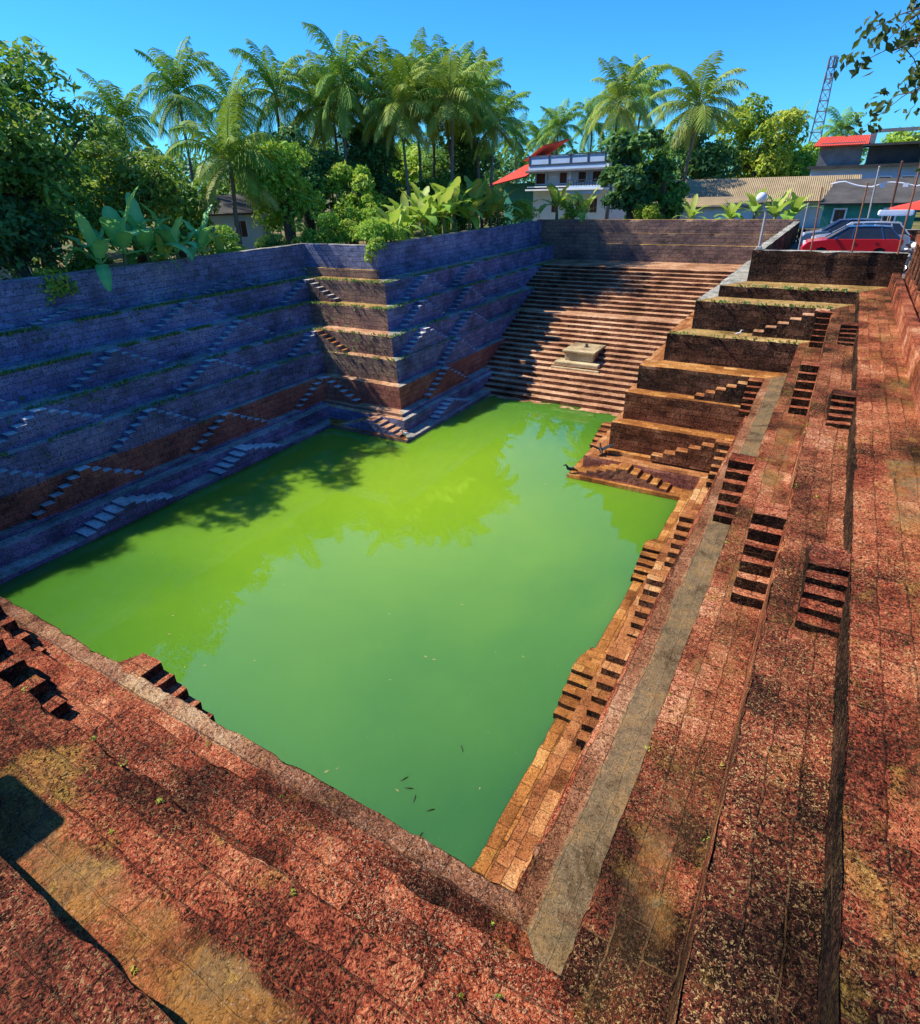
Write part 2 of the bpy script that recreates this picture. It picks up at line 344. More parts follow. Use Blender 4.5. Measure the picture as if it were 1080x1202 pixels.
def flight_mb(base, along, n, ztop, zbot, w, nst, run, dirs=(1, 1), peak=.42, mat=0, overhang=0.02):
    """two-way masonry flight against a face: base=(x,y) of the peak on the face, n = outward normal, along = unit along the face"""
    mb = MB(); a = np.array([*along, 0.]); nn = np.array([*n, 0.])
    dz = (ztop-zbot)/nst; o = np.array([base[0], base[1], 0.])
    def blk(s0, s1, top):
        P = []
        for (s, d) in ((s0, -.06), (s1, -.06), (s1, w), (s0, w)): P.append(o + a*s + nn*d)
        b = [p + [0, 0, zbot-.05] for p in P]; t = [p + [0, 0, top] for p in P]
        V = np.array(b+t); c = V.mean(0)
        Fs = [[4, 5, 6, 7], [0, 1, 5, 4], [1, 2, 6, 5], [2, 3, 7, 6], [3, 0, 4, 7]]
        for f in Fs:
            q = V[f]; nr = np.cross(q[1]-q[0], q[2]-q[0])
            if nr @ (q.mean(0)-c) < 0: q = q[::-1]; nr = -nr
            # split each face for chipped edges
            ax = np.abs(nr).argmax(); du = .22
            uvf = (lambda t: (t[:, 0], t[:, 1])) if ax == 2 else ((lambda t: (t[:, 1], t[:, 2])) if ax == 0 else (lambda t: (t[:, 0], t[:, 2])))
            k1 = 3; uu, vv = np.meshgrid(np.linspace(0, 1, k1+1), np.linspace(0, 1, k1+1)); uu = uu.ravel()[:, None]; vv = vv.ravel()[:, None]
            p = q[0]*(1-uu)*(1-vv)+q[1]*uu*(1-vv)+q[2]*uu*vv+q[3]*(1-uu)*vv
            pj = jit(p, .012, 1.3, .012, 10)
            mi = 1 if ax == 2 else 0
            mb.add(pj, [[j*(k1+1)+i, j*(k1+1)+i+1, (j+1)*(k1+1)+i+1, (j+1)*(k1+1)+i] for j in range(k1) for i in range(k1)], mi, np.stack(uvf(p), 1))
    top0 = ztop-.012
    blk(-peak/2, peak/2, top0)
    for d, on in ((1, dirs[0]), (-1, dirs[1])):
        if not on: continue
        for i in range(1, nst):
            s0 = d*(peak/2+run*(i-1)); s1 = d*(peak/2+run*i)
            blk(min(s0, s1), max(s0, s1), ztop-dz*i - .012)
    return mb

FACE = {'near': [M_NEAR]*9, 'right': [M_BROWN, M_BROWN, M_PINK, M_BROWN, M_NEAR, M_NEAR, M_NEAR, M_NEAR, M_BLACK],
        'rfront': [M_LEDGE, M_SHADER, M_LEDGE, M_BROWN, M_BROWN, M_DARK, M_DARK, M_DARK, M_DARK],
        'rbay': [M_LEDGE, M_BROWN, M_BROWN, M_BROWN, M_BROWN, M_DARK, M_DARK, M_DARK, M_DARK],
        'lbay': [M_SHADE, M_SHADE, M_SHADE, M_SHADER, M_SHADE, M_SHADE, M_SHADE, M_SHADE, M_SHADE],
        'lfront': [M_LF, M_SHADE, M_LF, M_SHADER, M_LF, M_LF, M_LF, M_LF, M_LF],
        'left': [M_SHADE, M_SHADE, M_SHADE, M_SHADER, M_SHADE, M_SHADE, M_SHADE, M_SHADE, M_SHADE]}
TREAD = {'near': [M_LEDGE, M_LEDGE, M_RED, M_RED, M_RED, M_RED, M_RED, M_NEAR, M_NEAR],
         'right': [M_LEDGE, M_PINK, M_PINK, M_RED, M_RED, M_COPE, M_NEAR, M_NEAR, M_RED],
         'rfront': [M_LEDGE, M_PINK, M_LEDGE, M_LEDGE, M_LEDGE, M_LEDGE, M_LEDGEY, M_LEDGEY, M_LEDGEY],
         'rbay': [M_LEDGE, M_PINK, M_PINK, M_PINK, M_PINK, M_PINK, M_PINK, M_LEDGEG, M_LEDGEG],
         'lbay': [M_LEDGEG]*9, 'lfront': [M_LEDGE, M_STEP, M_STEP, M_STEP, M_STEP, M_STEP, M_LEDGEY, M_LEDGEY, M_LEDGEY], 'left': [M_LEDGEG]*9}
LAST = {'near': [(-25, -7), (2.6, -7)], 'right': [(1.74, -7), (1.74, 27.4)], 'rfront': [(1.74, 27.45), (-3.0, 27.45)], 'rbay': [(-2.99, 27.45), (-2.99, YF)],
        'lbay': [(-20.1, YF), (-20.1, 25.6)], 'lfront': [(-20.1, 25.6), (-25.1, 25.6)], 'left': [(-25.1, 25.6), (-25.1, -7)]}
INFO = {'near': ('terraced_wall', 'red pitted laterite terraces closest to the viewer, dropping to the near edge of the pool', 'terraced wall'),
        'right': ('terraced_wall', 'long sunlit laterite terraces running up the right side with rows of dark step notches', 'terraced wall'),
        'rfront': ('stepped_bastion', 'stepped bastion with dark brown faces and orange ledges right of the broad stairs', 'bastion'),
        'rbay': None,
        'lfront': ('stepped_bastion', 'stepped corner bastion jutting into the pool left of the broad stairs, half in blue shade', 'bastion'),
        'lbay': None,
        'left': ('terraced_wall', 'long blue shaded terraced wall with weedy ledges along the left side of the pool', 'terraced wall')}
ROOT = {}
for s in ('near', 'right', 'rfront', 'lfront', 'left'):
    nm, lb, ct = INFO[s]; (a, b) = SIDES[s][0](0)
    ROOT[s] = empty(nm, (0, 0, 0), 0, lb, ct, 'laterite terraces around the pool')
ROOT['rbay'] = ROOT['rfront']; ROOT['lbay'] = ROOT['lfront']
TERR = {}
for s, (fn, n) in SIDES.items():
    for k in range(9):
        fine = .05 if s in ('near', 'right') and k >= 5 else (.12 if s in ('near', 'right') else .22)
        (a0, a1) = fn(k)
        if k < 8: (b0, b1) = fn(k+1)
        else: b0, b1 = LAST[s]
        z0, z1 = ZB[k], ZT[k]
        mb = MB(); mats = [FACE[s][k], TREAD[s][k]]
        patch(mb, (*a0, z0), (*a1, z0), (*a1, z1), (*a0, z1), max(fine, .1), .12, 0, chipv1=True, n2=n, v0=z0, amp=1.0 if k else .5)
        rel = .017 if fine < .1 else 0.0
        kw = dict(relief=rel, n2=n)
        A, B, C, D = np.array([*a0, z1]), np.array([*a1, z1]), np.array([*b1, z1]), np.array([*b0, z1])
        def sub(t0, t1, mat, chip, rl=rel):
            patch(mb, A+(D-A)*t0, B+(C-B)*t0, B+(C-B)*t1, A+(D-A)*t1, fine, min(fine, .12), mat, chipv0=chip, amp=1.0 if k else .5, relief=rl, n2=n, v0=t0*abs((D-A)[0]*n[0]+(D-A)[1]*n[1]))
        if s == 'right' and k in (5, 6): mats.append(M_BANDC if k == 5 else M_BANDO); sub(0, 1, 2, True, .006)
        elif s == 'near' and k == 5: mats.append(M_COPE); sub(0, .30, 2, True); sub(.30, 1, 1, False)
        elif s == 'right' and k == 8:
            mats.append(M_BANDT); C = np.array([1.74, 25.9, z1]); D = np.array([1.74, .37, z1]); sub(0, 1, 2, True)
            mb.add([(.84, 25.9, z1), (1.74, 25.9, z1), (1.74, 27.45, z1)], [[0, 1, 2]], 2, [(25.9, 0), (25.9, .9), (27.4, .9)])
        elif s == 'near' and k == 7: mats.append(M_BANDM); sub(0, 1, 2, True, .006)
        elif s == 'near' and k == 8:
            C = np.array([.84, -2.2, z1]); D = np.array([-25, -2.2, z1]); sub(0, 1, 1, True)
            mb.add([(-25, -2.2, z1-.01), (.84, -2.2, z1-.01), (.84, -7, z1-.01), (-25, -7, z1-.01), (2.6, .37, z1-.012), (2.6, -7, z1-.012)], [[3, 2, 1, 0]], 1)
        else: sub(0, 1, 1, True)
        if s == 'right' and k == 8:
            mb.add([(.84, -7, z1-.012), (1.74, -7, z1-.012), (1.74, .4, z1-.012), (.84, .4, z1-.012)], [[0, 1, 2, 3]], 2)
        TERR[s, k] = mb.build('terrace', mats, ROOT[s])
# stair flights
def fl(s, k, pos, w, dirs=(1, 1), run=.19, nst=6, mat=None, zdrop=0):
    n = SIDES[s][1]; (a0, a1) = SIDES[s][0](k)
    if n[0]: base = (a0[0], pos); al = (0, 1)
    else: base = (pos, a0[1]); al = (1, 0)
    mb = flight_mb(base, al, n, ZT[k], ZB[k] if k else 0, w, nst, run, dirs)
    fm = FACE[s][k]
    if s in ('right', 'near'): fm = M_BLACK if s == 'right' and k > 3 else M_DARK  # riser shade put into the colour: flight sides darker than their treads
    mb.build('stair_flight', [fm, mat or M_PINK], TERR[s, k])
mS = M_TREADL
for y in (9.5, 14.9): fl('left', 1, y, .75, run=.36, nst=5, mat=mS)
for y in (9.1, 15.2): fl('left', 3, y, .34, run=.34, mat=mS)
fl('left', 3, 21.1, .34, (0, 1), run=.34, mat=mS)
for y in (12.2, 6.3): fl('left', 4, y, .36, run=.3, mat=mS)
for y in (8.9, 15.9): fl('left', 5, y, .40, run=.33, mat=mS)
fl('left', 5, 22.1, .4, (0, 1), run=.33, mat=mS)
for y in (12.5, 6.9, 18.5): fl('left', 6, y, .42, run=.33, mat=mS)
for y in (16.7,): fl('left', 7, y, .42, run=.33, mat=mS)
fl('left', 7, 24.1, .42, (0, 1), run=.33, mat=mS)
for y in (12.5, 20.0): fl('left', 8, y, .38, run=.33, nst=5, mat=mS)
fl('lfront', 7, -23.7, .42, (1, 0), run=.33, mat=mS)
fl('lfront', 5, -21.6, .42, (1, 0), run=.30, mat=M_PINK)
fl('lfront', 3, -20.6, .36, (1, 0), run=.36, mat=mS)
fl('lfront', 1, -16.9, .62, run=.36, nst=5, mat=M_STEP)
fl('lbay', 1, 24.1, .5, run=.33, nst=5, mat=mS)
fl('lbay', 3, 25.2, .36, run=.33, mat=mS)
fl('lbay', 4, 27.1, .36, run=.3, mat=mS)
for y in (29.4, 24.9): fl('lbay', 5, y, .42, run=.33, mat=mS)
for y in (30.8, 26.1): fl('lbay', 6, y, .42, run=.33, mat=mS)
for y in (32.3, 27.5): fl('lbay', 7, y, .42, run=.33, mat=mS)
fl('rfront', 1, -5.15, .60, run=.37, nst=5, mat=M_LEDGE)
fl('rfront', 3, -2.1, .36, (0, 1), run=.42, mat=M_PINK)
fl('rfront', 5, -1.55, .40, (0, 1), run=.33, mat=M_PINK)
fl('rfront', 7, -.1, .42, (0, 1), run=.36, mat=M_STEP)
fl('rbay', 1, 24.2, .5, run=.33, nst=5, mat=M_PINK)
for y in (15.2, 9.6): fl('right', 1, y, .50, run=.24, nst=5, mat=M_LEDGE)
fl('right', 3, 21.1, .40, (0, 1), run=.26, mat=M_PINK)
for y, nn in ((15.3, 7), (12.0, 7), (9.1, 7)): fl('right', 3, y, .40, run=.24, nst=nn, mat=M_PINK)
fl('right', 5, 22.3, .46, (0, 1), run=.20, mat=M_RED)
fl('right', 6, 12.55, .46, run=.17, mat=M_RED)
for y in (16.85, 8.35): fl('right', 7, y, .40, run=.155, mat=M_RED)
fl('right', 7, 24.2, .40, (0, 1), run=.15, mat=M_RED)
for y in (13.1, 20.0, 6.65): fl('right', 8, y, .38, run=.17, nst=5, mat=M_RED)
for x in (-7.6,): fl('near', 5, x, .34, run=.24, mat=M_RED)
fl('near', 6, -10.7, .42, run=.30, mat=M_RED)
fl('near', 7, -8.15, .42, run=.33, mat=M_RED)

# broad ghat stairs
gs = empty('ghat_stairs', (0, 0, 0), 0, 'broad flight of laterite stairs rising from the water at the far end of the pool', 'stairs')
def ghat(y0, z0, n, rise, run, name, yend=None):
    mb = MB()
    for i in range(n):
        y = y0+i*run; z = z0+rise*(i+1); zb = z-rise
        x0, x1 = -20.3, -3.3
        if z < 4.95: x0, x1 = np.interp(z, ZT, XLP)-.9, np.interp(z, ZT, XRP)+.9
        x0 = max(x0, -20.3)
        patch(mb, (x0, y, zb), (x1, y, zb), (x1, y, z), (x0, y, z), .3, .2, 0, chipv1=True, n2=(0, -1), v0=zb, amp=.8)
        ye = y+run if i < n-1 or yend is None else yend
        patch(mb, (x0, y, z), (x1, y, z), (x1, ye, z), (x0, ye, z), .3, .24, 1, chipv0=True, n2=(0, -1), v0=y, amp=.8)
    return mb.build(name, [M_BROWN, M_STEP], gs)
ghat(27.7-.46*4, -.70, 21, .1755, .46, 'lower_steps', 36.4)
ghat(36.4, -.70+21*.1755, 11, .1785, .53, 'upper_steps', 45.6)

# small stone altar on the stairs
al = empty('stone_altar', (-11.05, 31.75, 1.1), 0, 'small square stone altar with a moulded base standing on the broad stairs', 'altar')
M_ALT = laterite('sandstone_altar', [(.16, .11, .06), (.42, .32, .18), (.60, .48, .28), (.70, .60, .38)], fleck_amt=.15, lich_amt=.3, bump=.3, mortar=.1, bw=1.3, bh=.6)
MB().box((0, -.2, -.12), (2.75, 2.4, .34), bev=.03).box((0, -.14, .17), (2.5, 2.2, .24), bev=.03).build('base_slab', M_ALT, al)
MB().box((0, .1, .47), (1.62, 1.8, .36), bev=.03).build('block', M_ALT, al)
MB().box((0, .1, .68), (1.75, 1.93, .08), bev=.02).box((0, .1, .78), (1.86, 2.05, .12), bev=.03).build('cap_slab', M_ALT, al)
MB().lathe([(0, 0), (.13, 0), (.1, .06), (.05, .09), (.09, .16), (0, .18)], (0.05, .2, .84)).build('oil_lamp', plain('bronze_dark', (.05, .04, .03), .5), al)

al.scale = (1.0, 1.0, 1.05)
# ------------------------------------------------------------------ water
t = NT('green_pond_water'); P = t.node('TexCoord').outputs['Object']
sx = t.node('SeparateXYZ'); t.l.new(P, sx.inputs[0])
g1 = t.noise(P, .16, 5, .55, .5)
# yellow-green around the middle of the pool, deeper green towards the edges
ex = t.math('DIVIDE', t.math('ADD', sx.outputs[0], 12.0), 12.5); ey = t.math('DIVIDE', t.math('SUBTRACT', sx.outputs[1], 16.0), 14.0)
d = t.math('SQRT', t.math('ADD', t.math('MULTIPLY', ex, ex), t.math('MULTIPLY', ey, ey)))
g = t.math('ADD', t.math('SUBTRACT', 1.02, d), t.math('MULTIPLY', t.math('SUBTRACT', g1, .5), .55))
c = t.ramp(g, [(.0, (.036, .125, .014)), (.25, (.07, .19, .018)), (.55, (.125, .265, .016)), (.90, (.195, .335, .016))])
sc = t.ramp(t.noise(P, 7, 8, .75, 1.5), [(.64, 0), (.72, 1)])
c = t.mix(t.math('MULTIPLY', sc, .28), c, (.45, .55, .25))
t.out(c, .010, 1.0); t.b.inputs['IOR'].default_value = 1.47
t.b.subsurface_method = 'BURLEY'; t.b.inputs['Subsurface Weight'].default_value = .85; t.b.inputs['Subsurface Radius'].default_value = (.8, 1.0, .5); t.b.inputs['Subsurface Scale'].default_value = .7   # light spreads in the turbid water
wv = t.math('ADD', t.math('MULTIPLY', t.noise(P, 2.2, 3, .5), .7), t.math('MULTIPLY', t.noise(P, 9, 2, .5), .15))
t.bump(wv, .035, .05)
mb = MB(); mb.add([(-20, 3.5, 0), (-2, 3.5, 0), (-2, 30, 0), (-20, 30, 0)], [[0, 1, 2, 3]])
tag(mb.build('water', t.m), 'still green algae filled water of the temple pool', kind='structure')

rg = np.random.default_rng(77); mb = MB(); n = 55
c_ = np.stack([rg.uniform(-18.5, -3.2, n), 4.8+23*rg.random(n)**1.3, np.full(n, .006)], 1); a_ = rg.random(n)*6.28; l_ = (.02+.04*rg.random(n))[:, None]
d1 = np.stack([np.cos(a_), np.sin(a_), a_*0], 1); d2 = np.stack([-np.sin(a_), np.cos(a_), a_*0], 1)
V = np.stack([c_-d1*l_, c_+d2*l_*.4, c_+d1*l_, c_-d2*l_*.4], 1).reshape(-1, 3); mb.add(V, (np.arange(n)[:, None]*4+np.arange(4)).tolist())
tag(mb.build('floating_leaves', plain('dry_floating_leaf', (.30, .27, .10), .7, .5, 2)), 'scattered dry leaves floating on the green water', 'leaves', kind='stuff')
# ------------------------------------------------------------------ ground
t = NT('dirt_and_grass'); P = t.node('TexCoord').outputs['Object']
a = t.noise(P, .35, 8, .65); b = t.noise(P, 6, 5, .6)
c = t.ramp(t.math('ADD', t.math('MULTIPLY', a, .8), t.math('MULTIPLY', b, .25)), [(.35, (.05, .075, .02)), (.5, (.09, .11, .03)), (.62, (.24, .16, .09)), (.8, (.32, .22, .13))])
t.bump(b, .5, .05); M_GND = t.out(c, .95, .1)
mb = MB()
for x0, y0, x1, y1 in ((-700, -700, -25.4, 1200), (-25.4, -700, 3.0, -6.9), (3.0, -700, 700, 1200), (-25.4, 46.4, 3.0, 1200), (-25.4, 25.8, -20.4, 46.4), (-2.6, 27.7, 3.0, 46.4), (2.2, -6.9, 3.0, 27.7)):
    mb.add([(x0, y0, 6.39), (x1, y0, 6.39), (x1, y1, 6.39), (x0, y1, 6.39)], [[0, 1, 2, 3]])
tag(mb.build('ground', M_GND), 'earth and grass ground around the pool', kind='structure')
M_ASP = plain('car_park_surface', (.13, .11, .10), .9, .3, 1.5, bump=.4, bs=30)
tag(MB().add([(-2.55, 27.75, 6.40), (9, 27.75, 6.40), (9, 45.7, 6.40), (-2.55, 45.7, 6.40)], [[0, 1, 2, 3]]).build('car_park', M_ASP), 'paved car park surface beside the pool', kind='structure')

# ------------------------------------------------------------------ walls round the top
def wall(name, segs, mat, label, th=.4, cat='wall', cope=None, stringz=None):
    e = empty(name, (0, 0, 0), 0, label, cat, 'boundary walls at the top of the pool')
    mb = MB(); mc = MB()
    for (x0, y0, x1, y1, z0, z1, nx, ny) in segs:
        A = (x0, y0); B = (x1, y1); off = (-nx*th, -ny*th)
        patch(mb, (*A, z0), (*B, z0), (*B, z1), (*A, z1), .22, .14, 0, chipv1=True, n2=(nx, ny), v0=z0)
        C = (x1+off[0], y1+off[1]); D = (x0+off[0], y0+off[1])
        patch(mc, (*A, z1), (*B, z1), (*C, z1), (*D, z1), .22, .2, 0, chipv0=True, n2=(nx, ny))
        patch(mb, (*C, z0), (*D, z0), (*D, z1), (*C, z1), .5, .3, 0)
        mb.add([(*A, z0), (*D, z0), (*D, z1), (*A, z1), (*B, z0), (*C, z0), (*C, z1), (*B, z1)], [[0, 1, 2, 3], [7, 6, 5, 4]], 0, [(0, 0), (.4, 0), (.4, 1), (0, 1)]*2)
    mb.build('masonry', mat, e)
    mc.build('coping', cope or M_LEDGEG, e)
    return e
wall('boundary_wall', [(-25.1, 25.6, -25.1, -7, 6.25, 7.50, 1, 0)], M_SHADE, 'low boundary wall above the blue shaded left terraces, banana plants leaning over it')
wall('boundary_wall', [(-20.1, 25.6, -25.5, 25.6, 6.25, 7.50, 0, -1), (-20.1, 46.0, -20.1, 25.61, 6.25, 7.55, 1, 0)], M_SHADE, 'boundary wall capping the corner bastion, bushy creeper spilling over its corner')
fw_ = empty('boundary_wall', (0, 0, 0), 0, 'tall stone wall with two string courses closing the far end behind the broad stairs', 'wall', 'boundary walls at the top of the pool')
for y, z0, z1, nmx in ((45.5, 4.8, 6.06, 'lower_course'), (45.82, 6.0, 6.75, 'middle_course'), (46.0, 6.7, 7.6, 'upper_course')):
    mb = MB(); x0, x1 = -20.5, -2.75
    patch(mb, (x0, y, z0), (x1, y, z0), (x1, y, z1), (x0, y, z1), .25, .15, 0, chipv1=True, n2=(0, -1), v0=z0)
    patch(mb, (x0, y, z1), (x1, y, z1), (x1, y+.4, z1), (x0, y+.4, z1), .25, .2, 1, chipv0=True, n2=(0, -1))
    if z1 > 7: mb.box(((x0+x1)/2, y+.39, 7.0), (x1-x0, .02, 1.19), 0)
    mb.build(nmx, [M_LF, M_LEDGEY], fw_)
wall('car_park_wall', [(2.05, 27.45, -3.0, 27.45, 6.25, 7.50, 0, -1)], M_DARK, 'dark stone parapet in front of the parked cars', .35)
wall('car_park_wall', [(-3.0, 27.46, -3.0, 45.95, 6.25, 7.50, -1, 0)], M_BROWN, 'parapet wall receding along the left side of the car park', .35)
wall('car_park_wall', [(9, 45.8, -2.6, 45.8, 6.4, 7.08, 0, -1)], M_BROWN, 'low dark wall behind the parked cars', .3)
# kerb and balustrade at the right
kb = empty('kerb_wall', (0, 0, 0), 0, 'red laterite kerb with a dark slot along the right edge of the top terrace', 'kerb')
mb = MB()
for x0, x1, z0, z1 in ((1.74, 1.98, 6.25, 6.86), (1.98, 2.14, 6.25, 6.68), (2.14, 2.75, 6.25, 6.95)):
    patch(mb, (x0, -7, z0), (x0, 27.4, z0), (x0, 27.4, z1), (x0, -7, z1), .12, .1, 0, chipv1=True, n2=(-1, 0), v0=z0)
    patch(mb, (x0, -7, z1), (x0, 27.4, z1), (x1, 27.4, z1), (x1, -7, z1), .12, .1, 0, chipv0=True, n2=(-1, 0))
    if z1 > 6.9: patch(mb, (x1, -7, z0), (x1, 27.4, z0), (x1, 27.4, z1), (x1, -7, z1), .3, .2, 0, chipv1=True, n2=(1, 0), v0=z0)
mb.build('kerb_course', M_RED, kb)
bl = empty('balustrade', (2.3, 20, 6.9), 0, 'stone balustrade of thick dark posts under a brown rail at the right edge', 'balustrade')
for i in range(10):
    y = 7.2 - i*1.15
    MB().box((0, y, .5), (.28, .34, 1.02), bev=.03).build('post', M_BROWN, bl)
mb = MB(); mb.box((0, 1.9, 1.1), (.36, 11.6, .2), bev=.03); mb.build('rail', M_RED, bl)

# ================================================================== vegetation
G_MANGO = leafmat('mango_leaves', [(0.031, 0.074, 0.026), (0.074, 0.189, 0.046), (0.164, 0.352, 0.056), (0.403, 0.480, 0.088)], .25, .38)
G_REDT = leafmat('mango_new_leaves', [(0.038, 0.088, 0.026), (0.114, 0.226, 0.046), (0.278, 0.429, 0.056), (0.550, 0.403, 0.100)], .28, .4)
G_LIGHT = leafmat('bright_leaves', [(0.089, 0.242, 0.037), (0.227, 0.515, 0.061), (0.452, 0.600, 0.077), (0.600, 0.600, 0.120)], .35, .45)
G_YEL = leafmat('yellow_green_leaves', [(0.074, 0.151, 0.026), (0.202, 0.352, 0.046), (0.480, 0.550, 0.056), (0.550, 0.550, 0.100)], .3, .45)
G_DEEP = leafmat('deep_green_leaves', [(0.019, 0.065, 0.031), (0.046, 0.138, 0.051), (0.100, 0.252, 0.074), (0.226, 0.429, 0.127)], .22, .35)
G_PALM = leafmat('palm_leaflets', [(0.048, 0.127, 0.018), (0.099, 0.252, 0.032), (0.196, 0.379, 0.051), (0.273, 0.365, 0.066)], .14, .55)
G_PALM2 = leafmat('palm_leaflets_yellow', [(0.076, 0.145, 0.021), (0.151, 0.290, 0.034), (0.288, 0.396, 0.058), (0.360, 0.384, 0.099)], .14, .55)
G_BAN = leafmat('banana_leaf', [(0.074, 0.226, 0.038), (0.151, 0.429, 0.051), (0.302, 0.550, 0.074), (0.550, 0.550, 0.127)], .35, .35)
G_BANB = leafmat('banana_leaf_bluish', [(0.066, 0.257, 0.092), (0.114, 0.438, 0.143), (0.196, 0.622, 0.189), (0.393, 0.797, 0.253)], .3, .35)
M_BARK = plain('bark', (.10, .075, .055), .9, .35, 6, bump=.6)
M_PBARK = plain('palm_bark', (.17, .145, .12), .9, .3, 8, bump=.6)
M_COCO = plain('coconut_husk', (.30, .20, .03), .6, .35, 9)
M_STEM = plain('banana_stem', (.16, .17, .06), .7, .4, 5)

def unit(v): return v/(np.linalg.norm(v, axis=-1, keepdims=True)+1e-9)
def leafcloud(mb, blobs, n, size, asp=.42, up=.35, shell=.55, mat=0, droop=.25, rg=None):
    rg = rg or rng
    bl = np.array([b[:3] for b in blobs], float); rad = np.array([b[3] for b in blobs], float)
    wt = rad**2; idx = rg.choice(len(bl), n, p=wt/wt.sum())
    d = unit(rg.normal(size=(n, 3))); d[:, 2] = np.where(d[:, 2] < -.55, -d[:, 2], d[:, 2])
    rr = rad[idx]*(shell+(1-shell)*rg.random(n)**.6)*(1+.28*vn(d*1.0+bl[idx]*.37, 2.4, 3)+.15*vn(d+bl[idx], 6, 4))
    c = bl[idx] + d*rr[:, None]*np.array([1, 1, .82])
    nrm = unit(d*.6 + np.array([0, 0, up]) + rg.normal(size=(n, 3))*.45)
    ax = unit(np.cross(nrm, rg.normal(size=(n, 3)))); ax[:, 2] -= droop; ax = unit(ax); sd = unit(np.cross(nrm, ax))
    L = size*(.6+.8*rg.random(n))[:, None]; w = L*asp
    v0 = c - ax*L*.5; v2 = c + ax*L*.5; up_ = unit(np.cross(ax, sd))
    v1 = c + sd*w*.5 + up_*w*.12 - ax*L*.05; v3 = c - sd*w*.5 + up_*w*.12 - ax*L*.05
    V = np.stack([v0, v1, v2, v3], 1).reshape(-1, 3)
    tb = rg.random(len(bl))*.35
    tint = np.clip(tb[idx]+rg.random(n)*.5+.15*(d[:, 2] > .2), 0, 1)
    F = (np.arange(n)[:, None]*4+np.arange(4)).tolist()
    mb.add(V, F, mat, V[:, :2], np.repeat(tint, 4))
def mkblobs(rg, cx, cz, rx, rz, n, br):
    out = []
    for i in range(n):
        d = unit(rg.normal(size=3)); r = rg.random()**.4
        out.append((cx[0]+d[0]*rx*r, cx[1]+d[1]*rx*r, cz+d[2]*rz*r, br*(.6+.7*rg.random())))
    return out
def tree(name, pos, h, rx, rz, mat, label, cat='tree', group=None, n=5200, size=.36, nb=22, br=1.25, seed=1, asp=.42, trunk=.28, lean=(0, 0), up=.35):
    rg = np.random.default_rng(seed)
    e = empty(name, (pos[0], pos[1], pos[2] if len(pos) > 2 else 6.4), 0, label, cat, group)
    cz = h-rz-.2*br
    bl = mkblobs(rg, lean, cz, max(.3, rx-br*.6), max(.2, rz-br*.4), nb, br)
    mb = MB(); leafcloud(mb, bl, n, size, asp, up, rg=rg); mb.build('crown', mat, e)
    tb = MB(); top = np.array([lean[0]*.6, lean[1]*.6, cz*.75])
    pts = [np.array([0, 0, -.1]), np.array([.1, .05, cz*.3]), np.array([lean[0]*.3+.1, lean[1]*.3, cz*.55]), top]
    tb.tube(pts, [trunk*1.25, trunk, trunk*.85, trunk*.6], 9)
    for b in bl[:9]:
        q = np.array(b[:3]); m = (top+q)/2+np.array([0, 0, -.3]); tb.tube([pts[2] if rg.random() < .5 else top, m, q], [trunk*.5, trunk*.3, trunk*.1], 6)
    tb.build('trunk', M_BARK, e, smooth=True)
    return e

